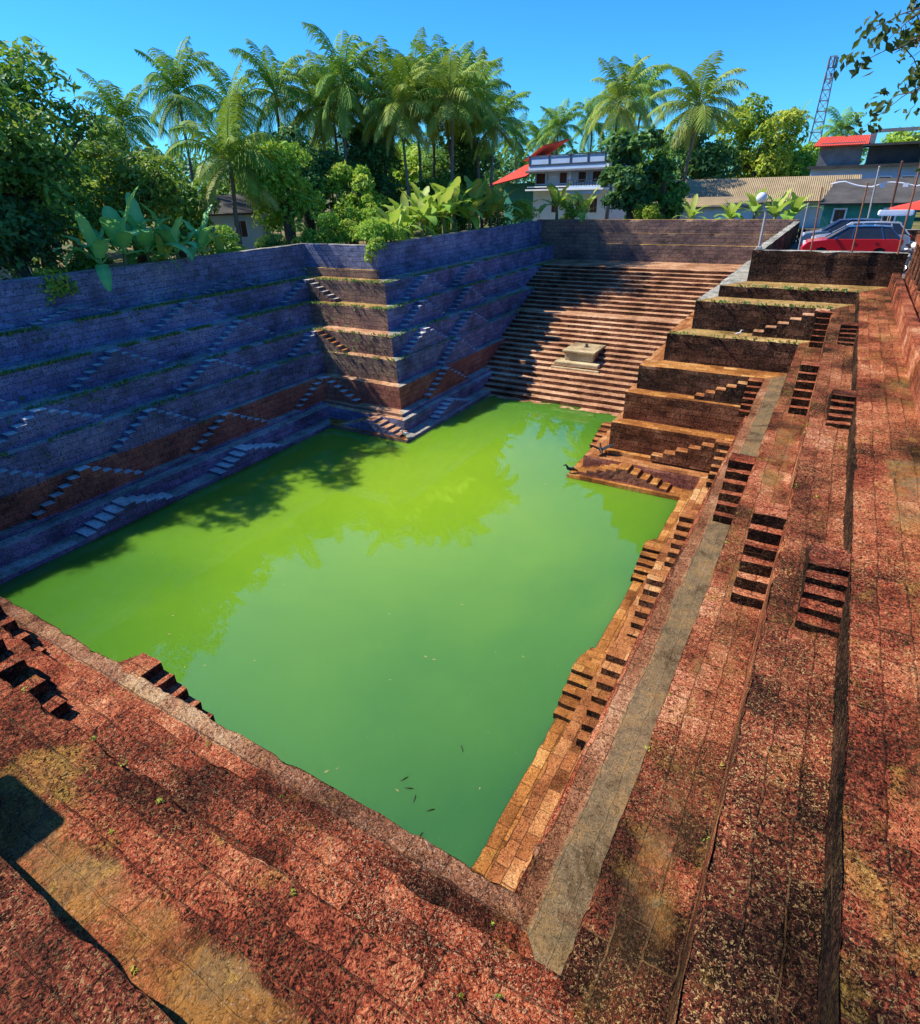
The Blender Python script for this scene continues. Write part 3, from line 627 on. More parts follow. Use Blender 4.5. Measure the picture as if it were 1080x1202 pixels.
def palm_meshes(seed, h, rfr, lean, mat, nfr=23, coco=True, tr=.17):
    rg = np.random.default_rng(seed)
    e = empty('coconut_palm', (0, 0, 0))
    pts = [(lean*(k/8)**1.8, .15*math.sin(k*.9+seed), h*k/8-.1) for k in range(9)]
    pts[-1] = (lean, 0, h)
    tb = MB(); tb.tube(pts, [tr*1.5]+[tr*(1.05-.04*k) for k in range(8)], 10); tb.build('trunk', M_PBARK, e, smooth=True)
    cb = MB(); o = np.array([lean, 0, h])
    for i in range(nfr):
        az = i*2.39996+rg.random()*.4; q = i/nfr
        el = 1.25-1.75*q+rg.normal()*.12                                    # young fronds upright, old ones hang
        L = rfr*(1.15 if q < .75 else .95)*(.85+.25*rg.random())
        ns = 13; sag = (.55+.55*rg.random())*(1.0 if q < .6 else .85)
        P = [o+np.array([0, 0, .05])]; dirs = []
        for s in range(ns):
            a = el-sag*1.5*(s/ns)**1.5
            a = max(a, -1.45); dv = np.array([math.cos(az)*math.cos(a), math.sin(az)*math.cos(a), math.sin(a)])
            dirs.append(dv); P.append(P[-1]+dv*L/ns)
        cb.tube(P, [.05*(1-.85*s/ns) for s in range(ns+1)], 4, 0, cap=False); cb.tint[-1][:] = .85
        V = []; F = []; T = []
        nl = 31; side = np.array([-math.sin(az), math.cos(az), 0])
        tf = .15+.5*rg.random()+(.45 if q > .85 else 0)
        for l in range(nl):
            s = .12+.88*l/(nl-1); fi = min(ns-1, int(s*ns)); fr = s*ns-fi; b = P[fi]*(1-fr)+P[fi+1]*fr; dv = dirs[fi]
            ll = L*.31*math.sin(math.pi*min(1, .18+s*.80))**.7*(.85+.3*rg.random())+.06
            for sg in (-1, 1):
                dr = .30+.55*rg.random()+.45*q
                d1 = side*sg*.85+dv*.55; d1 = d1/np.linalg.norm(d1); m = b+d1*ll*.5+np.array([0, 0, -ll*.14*dr]); tp = b+d1*ll*.92+np.array([0, 0, -ll*.62*dr])
                wv = dv*.04*rfr/3.5; k = len(V)
                V += [b-wv*.6, b+wv*.6, m+wv*1.3, m-wv*1.3, tp]; F += [[k, k+1, k+2, k+3], [k+3, k+2, k+4]]; T += [min(1, tf+.25*rg.random())]*5
        cb.add(V, F, 0, np.array(V)[:, :2], T)
    cb.build('crown', mat, e)
    if coco:
        nb = MB()
        for i in range(6):
            a = rg.random()*6.28; nb.sphere(o+np.array([math.cos(a)*.28, math.sin(a)*.28, -.25-.3*rg.random()]), (.13, .13, .16), 0, 8, 6)
            nb.build('coconut', M_COCO, e, smooth=True); nb = MB()
    return e
def drop(o):
    for c in list(o.children): drop(c)
    bpy.data.objects.remove(o)
PV = [palm_meshes(3, 9.2, 3.9, .6, G_PALM), palm_meshes(5, 9.6, 4.3, -.5, G_PALM2, 25), palm_meshes(8, 9.0, 3.8, 1.0, G_PALM, 21), palm_meshes(11, 4.9, 4.4, .4, G_PALM2, 19, False, .2)]
PALMS = [  # variant, x, y, ground, height scale, width scale, rz, label
 (0, -36.4, 28.1, 6.4, 1.02, .95, .4, 'tall dark coconut palm standing alone above the mango trees at the left'),
 (3, -30.3, 25.8, 6.4, 1.06, 1.12, 1.1, 'short stout coconut palm with big low fronds just behind the left wall'),
 (0, -34.0, 33.9, 6.4, 1.06, 1.0, 2.0, 'coconut palm with ragged fronds just right of the short stout palm'),
 (2, -29.9, 35.2, 6.4, 1.13, 1.05, .9, 'tallest coconut palm, its crown rising above the leafy trees left of the palm cluster'),
 (1, -28.8, 38.4, 6.4, .98, 1.0, 3.0, 'coconut palm at the left end of the dense palm cluster'),
 (1, -25.6, 36.3, 6.4, .88, 1.0, 5.0, 'coconut palm with a low drooping crown in front of the palm cluster'),
 (1, -23.3, 38.5, 6.4, .93, 1.15, 1.7, 'broadest coconut palm with pale trunk and hanging fronds in the middle of the palm cluster'),
 (2, -24.3, 44.2, 6.4, .99, 1.2, 3.9, 'coconut palm at the right end of the dense palm cluster, fronds arching over open sky'),
 (0, -28.2, 43.6, 6.4, 1.06, 1.1, 5.6, 'coconut palm at the back of the dense palm cluster'),
 (0, -29.1, 69.1, 6.4, .95, 1.05, .3, 'distant coconut palm directly behind the white house roof'),
 (2, -35.0, 72.1, 6.4, .93, .95, 2.2, 'small distant coconut palm left of the red roof of the white house'),
 (1, -18.6, 57.0, 6.4, .98, 1.15, 4.4, 'coconut palm right of the white house with its trunk against the sky'),
 (0, -18.5, 63.0, 6.4, 1.12, 1.0, 1.3, 'coconut palm behind the one beside the white house, crowns touching'),
 (1, -11.1, 50.6, 6.4, .85, 1.15, 2.9, 'coconut palm with a wide crown and leaning trunk left of the brown roofed shed'),
 (2, -27.2, 75.0, 6.4, 1.05, .95, 5.1, 'faint distant coconut palm above the right half of the white house'),
 (2, -3.6, 84.9, 6.4, .86, .95, .2, 'coconut palm beside the lattice tower, above the red roofed building'),
 (0, -41.2, 27.8, 6.4, .90, 1.0, 3.3, 'coconut palm mostly hidden behind the big mango tree, some fronds showing'),
 (1, -33.4, 37.8, 6.4, .96, 1.0, 0.1, 'coconut palm behind the tallest palm, half hidden by leaves'),
 (1, -31.6, 36.6, 6.4, .93, 1.0, 2.4, 'lower coconut palm left of the dense palm cluster, crown below the tallest palm'),
 (0, -26.8, 39.9, 6.4, 1.06, 1.0, 4.6, 'coconut palm with dark upright fronds between the front palms of the cluster'),
 (0, -22.2, 41.6, 6.4, .84, 1.0, 0.9, 'coconut palm with a low crown at the right of the cluster, pale trunk showing'),
 (2, -35.8, 31.4, 6.4, .98, .95, 1.5, 'coconut palm half hidden behind the ragged fronded palm'),
 (1, -26.5, 46.8, 6.4, 1.03, 1.0, 5.3, 'coconut palm at the rear right of the cluster, hanging yellowish fronds'),
 (0, -30.5, 41.0, 6.4, .86, 1.0, 3.5, 'short crowned coconut palm deep inside the palm cluster'),
 (0, -31.3, 71.5, 6.4, .85, .9, 4.2, 'lower distant coconut palm behind the left corner of the white house'),
 (2, -22.6, 72.0, 6.4, .88, .95, 2.0, 'distant coconut palm over the right end of the white house parapet'),
 (2, -25.6, 42.2, 6.4, 1.09, 1.1, 2.6, 'coconut palm with upright fronds topping the dense palm cluster'),
]
for v, x, y, g, hs_, ws, rz, lb in PALMS:
    c = copy_tree(PV[v]); c.location = (x, y, g); c.rotation_euler = (0, 0, rz); c.scale = (ws*.61, ws*.61, hs_*(.93 if g == 6.4 and y < 50 and v != 3 else .97)); tag(c, lb, 'palm tree', 'coconut palms behind the pool')
for p in PV: drop(p)
# slim areca palm far away
ar = palm_meshes(21, 9.3, 1.7, .2, G_PALM, 12, False, .1); ar.name = 'areca_palm'; ar.location = (-7.9, 89.6, 6.4); tag(ar, 'slim lone areca palm with a small round crown left of the lattice tower', 'palm tree')

TREES = [
 ('mango_tree', (-29.2, 14.4), 9.4, 3.9, 4.2, G_MANGO, 'tallest dark mango tree, at the far left behind the shaded wall', dict(n=9500, nb=30, br=1.25, seed=31, size=.34)),
 ('mango_tree', (-29.0, 18.6), 6.7, 2.9, 2.8, G_REDT, 'rounded mango tree with reddish new leaves right of the tallest mango', dict(n=8000, nb=26, br=1.0, seed=32, size=.3)),
 ('mango_tree', (-28.6, 13.0), 4.3, 2.1, 1.8, G_DEEP, 'low dark leafy tree at the left edge under the tallest mango', dict(n=3800, nb=14, br=.9, seed=38, size=.3)),
 ('broadleaf_tree', (-29.0, 28.4), 6.4, 2.6, 2.6, G_LIGHT, 'bright green broadleaf tree right of the short stout palm', dict(n=5200, nb=20, br=.95, seed=33, size=.32)),
 ('broadleaf_tree', (-31.5, 33.0), 7.7, 2.7, 3.2, G_DEEP, 'dark broadleaf tree between the short palm and the palm cluster', dict(n=5000, nb=20, br=1.1, seed=34, size=.36)),
 ('broadleaf_tree', (-29.8, 38.4), 8.6, 3.0, 3.9, G_DEEP, 'tall grey green broadleaf tree filling the left of the palm cluster', dict(n=6500, nb=26, br=1.1, seed=35, size=.36)),
 ('broadleaf_tree', (-27.0, 45.6), 8.4, 3.6, 3.8, G_DEEP, 'dark broadleaf tree in the shade behind the broadest palm', dict(n=6000, nb=26, br=1.2, seed=36, size=.4)),
 ('broadleaf_tree', (-28.6, 45.8), 6.2, 2.7, 2.6, G_MANGO, 'dark green tree behind the end of the banana row', dict(n=4200, nb=18, br=1.0, seed=37, size=.38)),
 ('jackfruit_tree', (-14.3, 48.6), 7.5, 2.1, 3.5, G_DEEP, 'upright leafy jackfruit tree in front of the right end of the white house', dict(n=5500, nb=24, br=.85, seed=41, size=.42, asp=.55)),
 ('jackfruit_tree', (-12.1, 49.6), 5.2, 1.7, 2.3, G_MANGO, 'lower leafy tree hugging the right side of the upright jackfruit tree', dict(n=3000, nb=14, br=.75, seed=42, size=.38, asp=.55)),
 ('broadleaf_tree', (-14.5, 70.0), 9.5, 4.3, 4.2, G_DEEP, 'dark broad tree behind the palm with the leaning trunk', dict(n=5600, nb=24, br=1.5, seed=43, size=.5)),
 ('broadleaf_tree', (-9.4, 73.5), 11.2, 4.2, 5.0, G_YEL, 'big yellow green tree above the brown roofed shed', dict(n=7000, nb=30, br=1.4, seed=44, size=.5)),
 ('broadleaf_tree', (-5.5, 76.0), 7.2, 3.0, 2.9, G_LIGHT, 'rounded bright green tree between the yellow green tree and the red roofed building', dict(n=4500, nb=18, br=1.2, seed=45, size=.48)),
 ('broadleaf_tree', (-4.0, 88.0), 6.8, 3.4, 2.6, G_DEEP, 'low dark tree at the foot of the lattice tower', dict(n=3200, nb=16, br=1.3, seed=46, size=.55)),
 ('broadleaf_tree', (4.5, 84.0), 8.0, 4.4, 3.2, G_LIGHT, 'leafy tree behind the concrete frame at the far right', dict(n=4500, nb=18, br=1.5, seed=47, size=.55)),
 ('broadleaf_tree', (6.2, 58.0), 8.5, 3.2, 3.6, G_MANGO, 'dark tree at the right edge above the red canopy', dict(n=5000, nb=20, br=1.2, seed=48, size=.42)),
 ('broadleaf_tree', (-27.0, 83.0), 8.5, 5.0, 3.4, G_DEEP, 'dark distant tree just behind the white house', dict(n=3800, nb=18, br=1.7, seed=49, size=.6)),
 ('broadleaf_tree', (-20.0, 80.0), 8.0, 4.2, 3.2, G_MANGO, 'distant tree between the white house and the leaning palm', dict(n=3600, nb=18, br=1.5, seed=50, size=.6)),
 ('broadleaf_tree', (-40.5, 22.0), 7.6, 4.0, 3.4, G_MANGO, 'green tree seen between the two big mango trees', dict(n=4200, nb=20, br=1.4, seed=51, size=.45)),
 ('broadleaf_tree', (-40.5, 42.0), 8.2, 4.2, 4.0, G_MANGO, 'leafy tree filling the gap behind the tallest palm', dict(n=4200, nb=20, br=1.5, seed=53, size=.5)),
 ('broadleaf_tree', (-34.0, 46.5), 8.6, 4.2, 4.2, G_LIGHT, 'bright tree low behind the left of the palm cluster', dict(n=4600, nb=22, br=1.5, seed=54, size=.5)),
 ('broadleaf_tree', (-32.5, 52.5), 8.0, 4.0, 4.0, G_MANGO, 'leafy tree low behind the right of the palm cluster', dict(n=4200, nb=20, br=1.4, seed=55, size=.5)),
 ('broadleaf_tree', (-28.0, 33.2), 5.4, 2.2, 2.6, G_LIGHT, 'bright tree standing just left of the banana row', dict(n=4200, nb=18, br=.8, seed=56, size=.3)),
 ('broadleaf_tree', (-25.0, 40.0), 5.0, 2.2, 2.4, G_MANGO, 'dark low tree under the broadest palm behind the banana row', dict(n=3600, nb=16, br=.9, seed=57, size=.34)),
 ('broadleaf_tree', (-33.5, 24.0), 5.4, 2.6, 2.6, G_MANGO, 'low dark tree behind the short stout palm trunk', dict(n=3200, nb=16, br=1.0, seed=58, size=.36)),
 ('broadleaf_tree', (-46.0, 26.0), 8.0, 4.6, 4.0, G_DEEP, 'dark tree far behind the two mango trees', dict(n=4000, nb=20, br=1.6, seed=59, size=.5)),
 ('broadleaf_tree', (-38.0, 17.5), 7.5, 3.8, 3.7, G_DEEP, 'dark tree in the gap behind the tallest mango', dict(n=4200, nb=20, br=1.4, seed=60, size=.45)),
 ('mango_tree', (-29.3, 10.0), 8.5, 3.4, 4.0, G_MANGO, 'mango tree just outside the left edge, shading the left end of the water', dict(n=6500, nb=26, br=1.2, seed=63, size=.36)),
 ('mango_tree', (-32.0, 5.4), 8.0, 3.6, 3.8, G_MANGO, 'mango tree well outside the left edge, beyond the first one', dict(n=5500, nb=24, br=1.2, seed=64, size=.36)),
 ('broadleaf_tree', (-37.5, 33.5), 7.4, 3.6, 3.4, G_MANGO, 'leafy tree behind the short stout palm', dict(n=4200, nb=20, br=1.3, seed=52, size=.42)),
]
for nm, p, h, rx, rz, m, lb, kw in TREES: tree(nm, p, h, rx, rz, m, lb, 'tree', 'trees behind the pool', **kw)
SHR = [
 ('shrub', (-24.0, 27.2), 2.7, 1.2, 1.2, G_LIGHT, 'tall bright shrub left of the creeper on the bastion corner'),
 ('shrub', (-25.8, 27.0), 2.9, 1.3, 1.3, G_LIGHT, 'bright green shrub behind the wall right of the short stout palm'),
 ('shrub', (-26.6, 24.8), 1.9, 1.0, .9, G_MANGO, 'low dark shrub at the foot of the short stout palm'),
 ('shrub', (-26.0, 32.0), 3.6, 1.6, 1.6, G_LIGHT, 'large bright shrub below the grey green tree'),
 ('shrub', (-22.6, 31.6), 2.7, 1.3, 1.1, G_LIGHT, 'yellowish shrub between the corner creeper and the banana row'),
 ('shrub', (-22.0, 42.5), 2.9, 1.4, 1.2, G_MANGO, 'dark shrub behind the middle of the banana row'),
 ('shrub', (-26.6, 30.0), 2.3, 1.2, 1.0, G_YEL, 'yellow green shrub under the bright broadleaf tree'),
 ('shrub', (-26.3, 22.0), 1.3, .7, .6, G_LIGHT, 'small bush on the wall between banana plants and short palm'),
 ('shrub', (-25.6, 12.4), 1.25, .8, .55, G_YEL, 'small yellow green bush at the left end of the shaded wall'),
 ('shrub', (-20.9, 44.0), 2.6, 1.2, 1.0, G_LIGHT, 'bright shrub at the corner where the bay wall meets the far wall'),
 ('shrub', (-19.0, 49.5), 3.0, 1.4, 1.2, G_LIGHT, 'bright bush hiding the base of the white house'),
 ('shrub', (-23.2, 36.0), 3.2, 1.5, 1.3, G_LIGHT, 'bright bush behind the sixth banana plant'),
 ('shrub', (-27.4, 18.8), 2.6, 1.3, 1.0, G_MANGO, 'leafy bush behind the middle of the left banana group'),
 ('shrub', (-27.2, 21.6), 2.6, 1.4, 1.1, G_LIGHT, 'bright bush under the right side of the rounded mango tree'),
 ('shrub', (-27.2, 14.8), 2.2, 1.2, .9, G_MANGO, 'leafy bush behind the largest bluish banana plant'),
 ('shrub', (-12.6, 47.4), 2.7, 1.2, 1.0, G_YEL, 'yellowish climbing shrub at the foot of the jackfruit tree by the far wall'),
]
for i, (nm, p, h, rx, rz, m, lb) in enumerate(SHR): tree(nm, p, h, rx, rz, m, lb, 'shrub', 'shrubs along the wall', n=1900, size=.2, nb=11, br=.5, seed=70+i, trunk=.06)
mb = MB(); rg = np.random.default_rng(61)
bl = []
for i in range(120):
    az = R(-82+104*rg.random()); d = 75+70*rg.random()
    bl.append((d*math.sin(az), d*math.cos(az), 8.5+3.0*rg.random()+(2.0 if az < R(-30) else 0), 3.0+1.8*rg.random()))
bl = [b for b in bl if not (-12 < b[0] < 9 and b[1] < 100)]
leafcloud(mb, bl, 30000, .85, .5, rg=rg)
tag(mb.build('distant_wood', G_DEEP), 'far green wood closing the horizon behind the palms and houses', 'wood', kind='stuff')
# creeper spilling over the bastion corner
e = empty('creeper', (-20.3, 25.9, 7.4), 0, 'bushy bright green creeper spilling over the corner of the stepped bastion', 'creeper')
rg = np.random.default_rng(90); mb = MB()
leafcloud(mb, [(-.9, .9, .55, .8), (-.1, .6, .5, .7), (.1, -.1, .1, .5), (-.1, -.35, -.2, .38), (-.3, -.4, -.55, .28), (.1, 1.5, .45, .65), (-1.4, .6, .5, .6), (-.5, .3, .7, .7)], 3200, .17, .5, rg=rg); mb.build('foliage', G_LIGHT, e)
mb = MB(); mb.tube([(-.9, .9, -.9), (-.5, .5, .2), (-.1, -.1, .3), (-.2, -.35, -.6)], [.05, .04, .03, .015], 6)
mb.build('stem', M_BARK, e)

def banana(seed, h, nl, ll, mat):
    rg = np.random.default_rng(seed); e = empty('banana_plant')
    mb = MB(); mb.tube([(0, 0, -.1), (.03, 0, h*.5), (.05, .02, h)], [.13, .11, .06], 8); mb.build('stem', M_STEM, e, smooth=True)
    for i in range(nl):
        mb = MB(); az = i*2.4+rg.random()*.5; q = i/nl; el = 1.35-1.0*q+rg.normal()*.1; L = ll*(.8+.35*rg.random()); W_ = .27*ll/2*(.85+.3*rg.random())
        o = np.array([.05, .02, h-.05]); N = 12; P = [o]; D = []
        for s in range(N):
            a = el-(.7+1.5*q)*(s/N)**1.6; d = np.array([math.cos(az)*math.cos(a), math.sin(az)*math.cos(a), math.sin(a)]); D.append(d); P.append(P[-1]+d*L/N)
        sd = np.array([-math.sin(az), math.cos(az), 0]); V = []; U = []; F = []; T = []
        tr_ = rg.normal()*.25
        for s in range(2, N+1):
            f = (s-2)/(N-2); w = W_*(math.sin(math.pi*min(1, .12+.86*f))**.55); d = D[min(s, N-1)]; nr = np.cross(d, sd); nr *= np.sign(nr[2]+1e-6)
            edge = .22+.10*rg.normal()
            V += [P[s]-sd*w+nr*w*(edge-.1)+nr*0-np.array([0, 0, w*.25*q]), P[s]-nr*w*.12, P[s]+sd*w+nr*w*(edge-.1)-np.array([0, 0, w*.25*q])]
            tt = .25+.5*rg.random()*.4+.3*(1-q); T += [tt+rg.random()*.2, tt+.35, tt+rg.random()*.2]
        for s in range(N-2):
            k = s*3; F += [[k, k+1, k+4, k+3], [k+1, k+2, k+5, k+4]]
        mb.add(V, F, 0, np.array(V)[:, :2], np.clip(T, 0, 1)); mb.tube(P[:4], [.035, .03, .025, .02], 5); mb.tint[-1][:] = .9
        mb.build('leaf', mat, e, smooth=True)
    return e
BV = [banana(1, 1.5, 9, 2.0, G_BAN), banana(2, 1.2, 8, 1.8, G_BAN), banana(4, 1.3, 9, 2.2, G_BANB)]
BAN = [
 (2, -25.5, 15.6, 6.5, 1.12, .2, 'largest bluish banana plant leaning over the left wall'), (2, -25.5, 16.7, 6.5, 1.06, 2.2, 'bluish banana plant just right of the largest one'),
 (2, -25.5, 18.2, 6.5, 0.95, 4.0, 'middle banana plant of the left group, broad drooping leaves'), (2, -25.5, 19.4, 6.5, 0.89, 1.0, 'rightmost banana plant of the left group by the house gap'),
 (1, -26.0, 21.0, 6.4, .7, 3.0, 'small banana plant left of the short stout palm'), (2, -25.5, 14.6, 6.5, 0.89, 5.0, 'small bluish banana plant left of the largest one'),
 (0, -21.3, 28.6, 6.4, .95, .5, 'banana plant right beside the corner creeper'), (1, -21.4, 30.0, 6.5, 1.18, 2.0, 'first pale banana plant of the row along the bay wall'),
 (0, -21.2, 31.3, 6.5, 1.18, 1.2, 'second pale banana plant of the row along the bay wall'), (1, -21.6, 32.6, 6.6, 1.30, 4.4, 'third banana plant of the row along the bay wall'),
 (0, -21.2, 33.8, 6.5, 1.24, 3.1, 'fourth banana plant of the row, below the broadest palm'), (0, -21.5, 35.2, 6.6, 1.30, 5.6, 'fifth banana plant of the row, right of the broadest palm trunk'),
 (1, -21.1, 36.6, 6.5, 1.30, .9, 'sixth banana plant of the row, with a hanging yellow leaf'), (0, -21.4, 38.1, 6.5, 1.36, 2.7, 'tallest banana plant of the row with upright leaves'),
 (1, -21.2, 39.8, 6.5, 1.24, 4.9, 'banana plant of the row just right of the tallest one'), (0, -21.5, 41.5, 6.5, 1.18, 1.8, 'last banana plant of the row before the white house'),
 (0, -19.4, 47.3, 6.6, 1.2, 3.5, 'banana plant in front of the white house windows, left one'), (1, -17.3, 47.2, 6.5, 1.15, .4, 'banana plant in front of the white house windows, right one'),
 (1, -9.6, 47.6, 6.4, .95, 1.4, 'banana plant at the left end of the brown roofed shed'), (0, -6.9, 47.3, 6.3, .8, 2.9, 'banana plant hanging over the far wall left of the street lamp'),
 (0, -5.6, 47.9, 6.5, .95, 5.2, 'banana plant right behind the globe street lamp'), (1, -4.3, 47.4, 6.5, 1.0, .7, 'leafy banana plant right of the street lamp'),
 (0, -3.2, 48.2, 6.4, .9, 3.8, 'banana plant near the rusty poles in front of the shed gable'),
 (1, -25.5, 17.4, 6.5, 0.73, 5.5, 'small banana shoot in front of the bluish banana plants'),
 (0, -20.8, 27.4, 6.5, .8, 4.1, 'small banana plant peeking out behind the corner creeper'),
]
for v, x, y, g, s, rz, lb in BAN:
    c = copy_tree(BV[v]); c.location = (x, y, g); c.rotation_euler = (0, 0, rz); c.scale = (s, s, s); tag(c, lb, 'banana plant', 'banana plants along the walls')
for p in BV: drop(p)

# weeds on the shaded ledges
rg = np.random.default_rng(5); mb = MB(); bl = []
G_WEED = leafmat('ledge_weeds', [(.06, .13, .06), (.11, .22, .10), (.18, .30, .12), (.28, .38, .14)], .3, .5)
def weeds(side, k, dens, amp, n):
    (a, b) = SIDES[side][0](k); a = np.array(a); b = np.array(b); m = int(np.linalg.norm(b-a)*dens)
    t_ = rg.random(m); keep = vn(np.stack([t_*40, t_*0+k, t_*0], 1), .6, 8) > -.2; t_ = t_[keep]; m = len(t_)
    p = a[None]*(1-t_[:, None])+b[None]*t_[:, None]; nn = np.array(SIDES[side][1])
    off = rg.random(m)*.30-.06; p = p-nn*off[:, None]; hgt = amp*(.35+rg.random(m))
    ang = rg.random(m)*6.28; w = .018+.03*rg.random(m)
    z = np.full(m, ZT[k])
    dx = np.stack([np.cos(ang), np.sin(ang)], 1)*w[:, None]; ln = rg.normal(size=(m, 2))*.5*hgt[:, None]+nn*hgt[:, None]*.35
    V = np.stack([np.c_[p-dx, z-.02], np.c_[p+dx, z-.02], np.c_[p+ln+dx*.6, z+hgt], np.c_[p+ln-dx*.6, z+hgt*.92]], 1).reshape(-1, 3)
    mb.add(V, (np.arange(m)[:, None]*4+np.arange(4)).tolist(), 0, V[:, :2], np.repeat(rg.random(m)*.9, 4))
for k, d in ((4, 70), (5, 90), (6, 170), (7, 170)): weeds('left', k, d*.75, .085, 0); weeds('lbay', k, d*.4, .07, 0); weeds('lfront', k, d*.4, .08, 0)
for k, d in ((6, 26), (7, 40), (8, 40)): weeds('rfront', k, d, .07, 0)
tag(mb.build('ledge_weeds', G_WEED), 'green weeds growing along the ledges of the terraces', 'weeds', kind='stuff')
# small plants in the wall joints of the left terraces
mb = MB()
for side, ks in (('left', (3, 4, 5, 6, 7, 8)), ('lfront', (4, 5, 6)), ('lbay', (5, 6))):
    for k in ks:
        (a, b) = SIDES[side][0](k); m = int(np.hypot(b[0]-a[0], b[1]-a[1])*4)
        for _ in range(m):
            t_ = rg.random(); nn = np.array([*SIDES[side][1], 0.]); p = np.array([a[0]*(1-t_)+b[0]*t_, a[1]*(1-t_)+b[1]*t_, ZB[k]+(ZT[k]-ZB[k])*rg.random()])+nn*.02
            leafcloud(mb, [(*p, .05+.06*rg.random())], 6, .10, .5, rg=rg)
tag(mb.build('wall_ferns', G_WEED), 'tiny ferns and moss tufts rooted in the shaded terrace walls', 'ferns', kind='stuff')

mb = MB(); rg = np.random.default_rng(44)
for _ in range(60):
    if rg.random() < .6: y = rg.choice([.42, .85, 1.28, 1.36, 1.75, 2.2, 2.6]); p = (-11+11*rg.random(), y+.05*rg.normal(), 5.95 if y < 1.3 else (4.93 if y < 2.1 else 3.89))
    else: x = rg.choice([-.52, -.2, .14, .22, .5, .8]); p = (x+.03*rg.normal(), 2.5+14*rg.random(), 4.93 if x < .15 else 5.95)
    leafcloud(mb, [(*p, .02+.03*rg.random())], 14, .03, .4, rg=rg)
tag(mb.build('joint_weeds', G_YEL), 'tiny weeds sprouting from the joints of the sunlit terraces', 'weeds', kind='stuff')
# overhanging tree at the right edge, branches hanging into the frame
e = empty('overhanging_tree', (3.7, 14.0, 6.4), 0, 'tree outside the right edge whose thin leafy branch hangs into the top right corner', 'tree')
G_TWIG = leafmat('sparse_leaves', [(.015, .03, .010), (.035, .06, .02), (.07, .10, .03), (.16, .16, .06)], .25, .4)
rg = np.random.default_rng(12); tb = MB(); lb_ = MB()
tb.tube([(0, 0, -.1), (-.1, 0, 2.5), (-.3, .2, 5), (-.8, .3, 7.4)], [.3, .24, .18, .1], 9)
for q in [(-3.75, .1, 5.35), (-3.55, -.3, 5.8), (-3.3, .3, 4.75), (-3.4, .1, 6.2), (-2.8, .2, 4.2), (-3.1, 1.2, 5.6), (-2.6, -1.0, 7.6), (.6, -.6, 8.2)]:
    q = np.array(q, float); st = np.array([-.3, .2, 5.2+rg.random()]); md = (st+q)/2+[0, 0, .5]; tb.tube([st, md, q], [.07, .045, .012], 6)
    for j in range(13):
        t_ = .45+.55*rg.random(); b = md*(1-t_)+q*t_; tip = b+rg.normal(size=3)*.45+np.array([0, 0, -.35]); tb.tube([b, (b+tip)/2+[0, 0, .06], tip], [.012, .008, .004], 4)
        leafcloud(lb_, [(*tip, .28)], 26, .16, .5, rg=rg)
leafcloud(lb_, [(-.6, .6, 8, 1.6), (.8, -.4, 7.4, 1.5), (-1.2, .4, 7.3, 1.2)], 2200, .2, .5, rg=rg)
tb.build('trunk', M_BARK, e, smooth=True); lb_.build('crown', G_TWIG, e)

# ================================================================== buildings
M_WHITE = plain('white_paint', (.80, .81, .84), .7, .08, 1.2, bump=.15)
M_PBLUE = plain('pale_blue_paint', (.42, .55, .75), .7, .12, 1.0)
M_TRIM = plain('dark_grey_trim', (.05, .055, .075), .6, .2)
M_BRN = plain('brown_shutters', (.13, .05, .03), .5, .25, 8)
M_GREEN = plain('green_plaster', (.05, .26, .20), .7, .2)
M_GLASS = plain('window_glass', (.02, .025, .03), .08, .2, spec=.6)
M_CONC = plain('grey_concrete', (.20, .20, .20), .85, .3, 1.3, bump=.3)
M_DCON = plain('dark_stained_concrete', (.07, .065, .06), .9, .35, 1.0, bump=.3)
def sheetmat(name, col, scale, axis=0, var=.25):
    t = NT(name); P = t.node('TexCoord').outputs['Object']
    wv = t.node('TexWave', {'Scale': scale, 'Distortion': 0.0}, wave_type='BANDS', bands_direction='XYZ'[axis]); t.l.new(P, wv.inputs['Vector'])
    n = t.noise(P, 1.1, 6, .65); c = t.ramp(n, [(.3, tuple(k*(1-var) for k in col)), (.7, tuple(k*(1+var) for k in col))])
    t.bump(wv.outputs['Fac'], .8, .05); return t.out(c, .7, .2)
M_SHEET = sheetmat('brown_asbestos_sheet', (.32, .235, .13), 2.2)
M_REDT = sheetmat('red_roof_sheet', (.62, .07, .035), 2.6, 0, .15)
M_TILE = sheetmat('brown_tile_roof', (.16, .085, .05), 2.4)
def windowp(parent, c, w, h, axis='x', shutter=M_BRN, bars=2):
    fr = MB(); d = .07
    def bx(a, z, sa, sz, dep, off=0):
        return ((c[0]+a, c[1]+off, c[2]+z), (sa, dep, sz)) if axis == 'x' else ((c[0]+off, c[1]+a, c[2]+z), (dep, sa, sz))
    for s in (-1, 1): fr.box(*bx(s*(w/2-.05), 0, .1, h, .12)); fr.box(*bx(0, s*(h/2-.05), w-.2, .1, .12))
    f = fr.build('window', M_WHITE, parent)
    sh = MB(); n = bars
    for i in range(n): sh.box(*bx((-.5+(i+.5)/n)*(w-.2), 0, (w-.2)/n-.03, h-.2, .05, .02))
    sh.build('shutter', shutter, f)
    return f
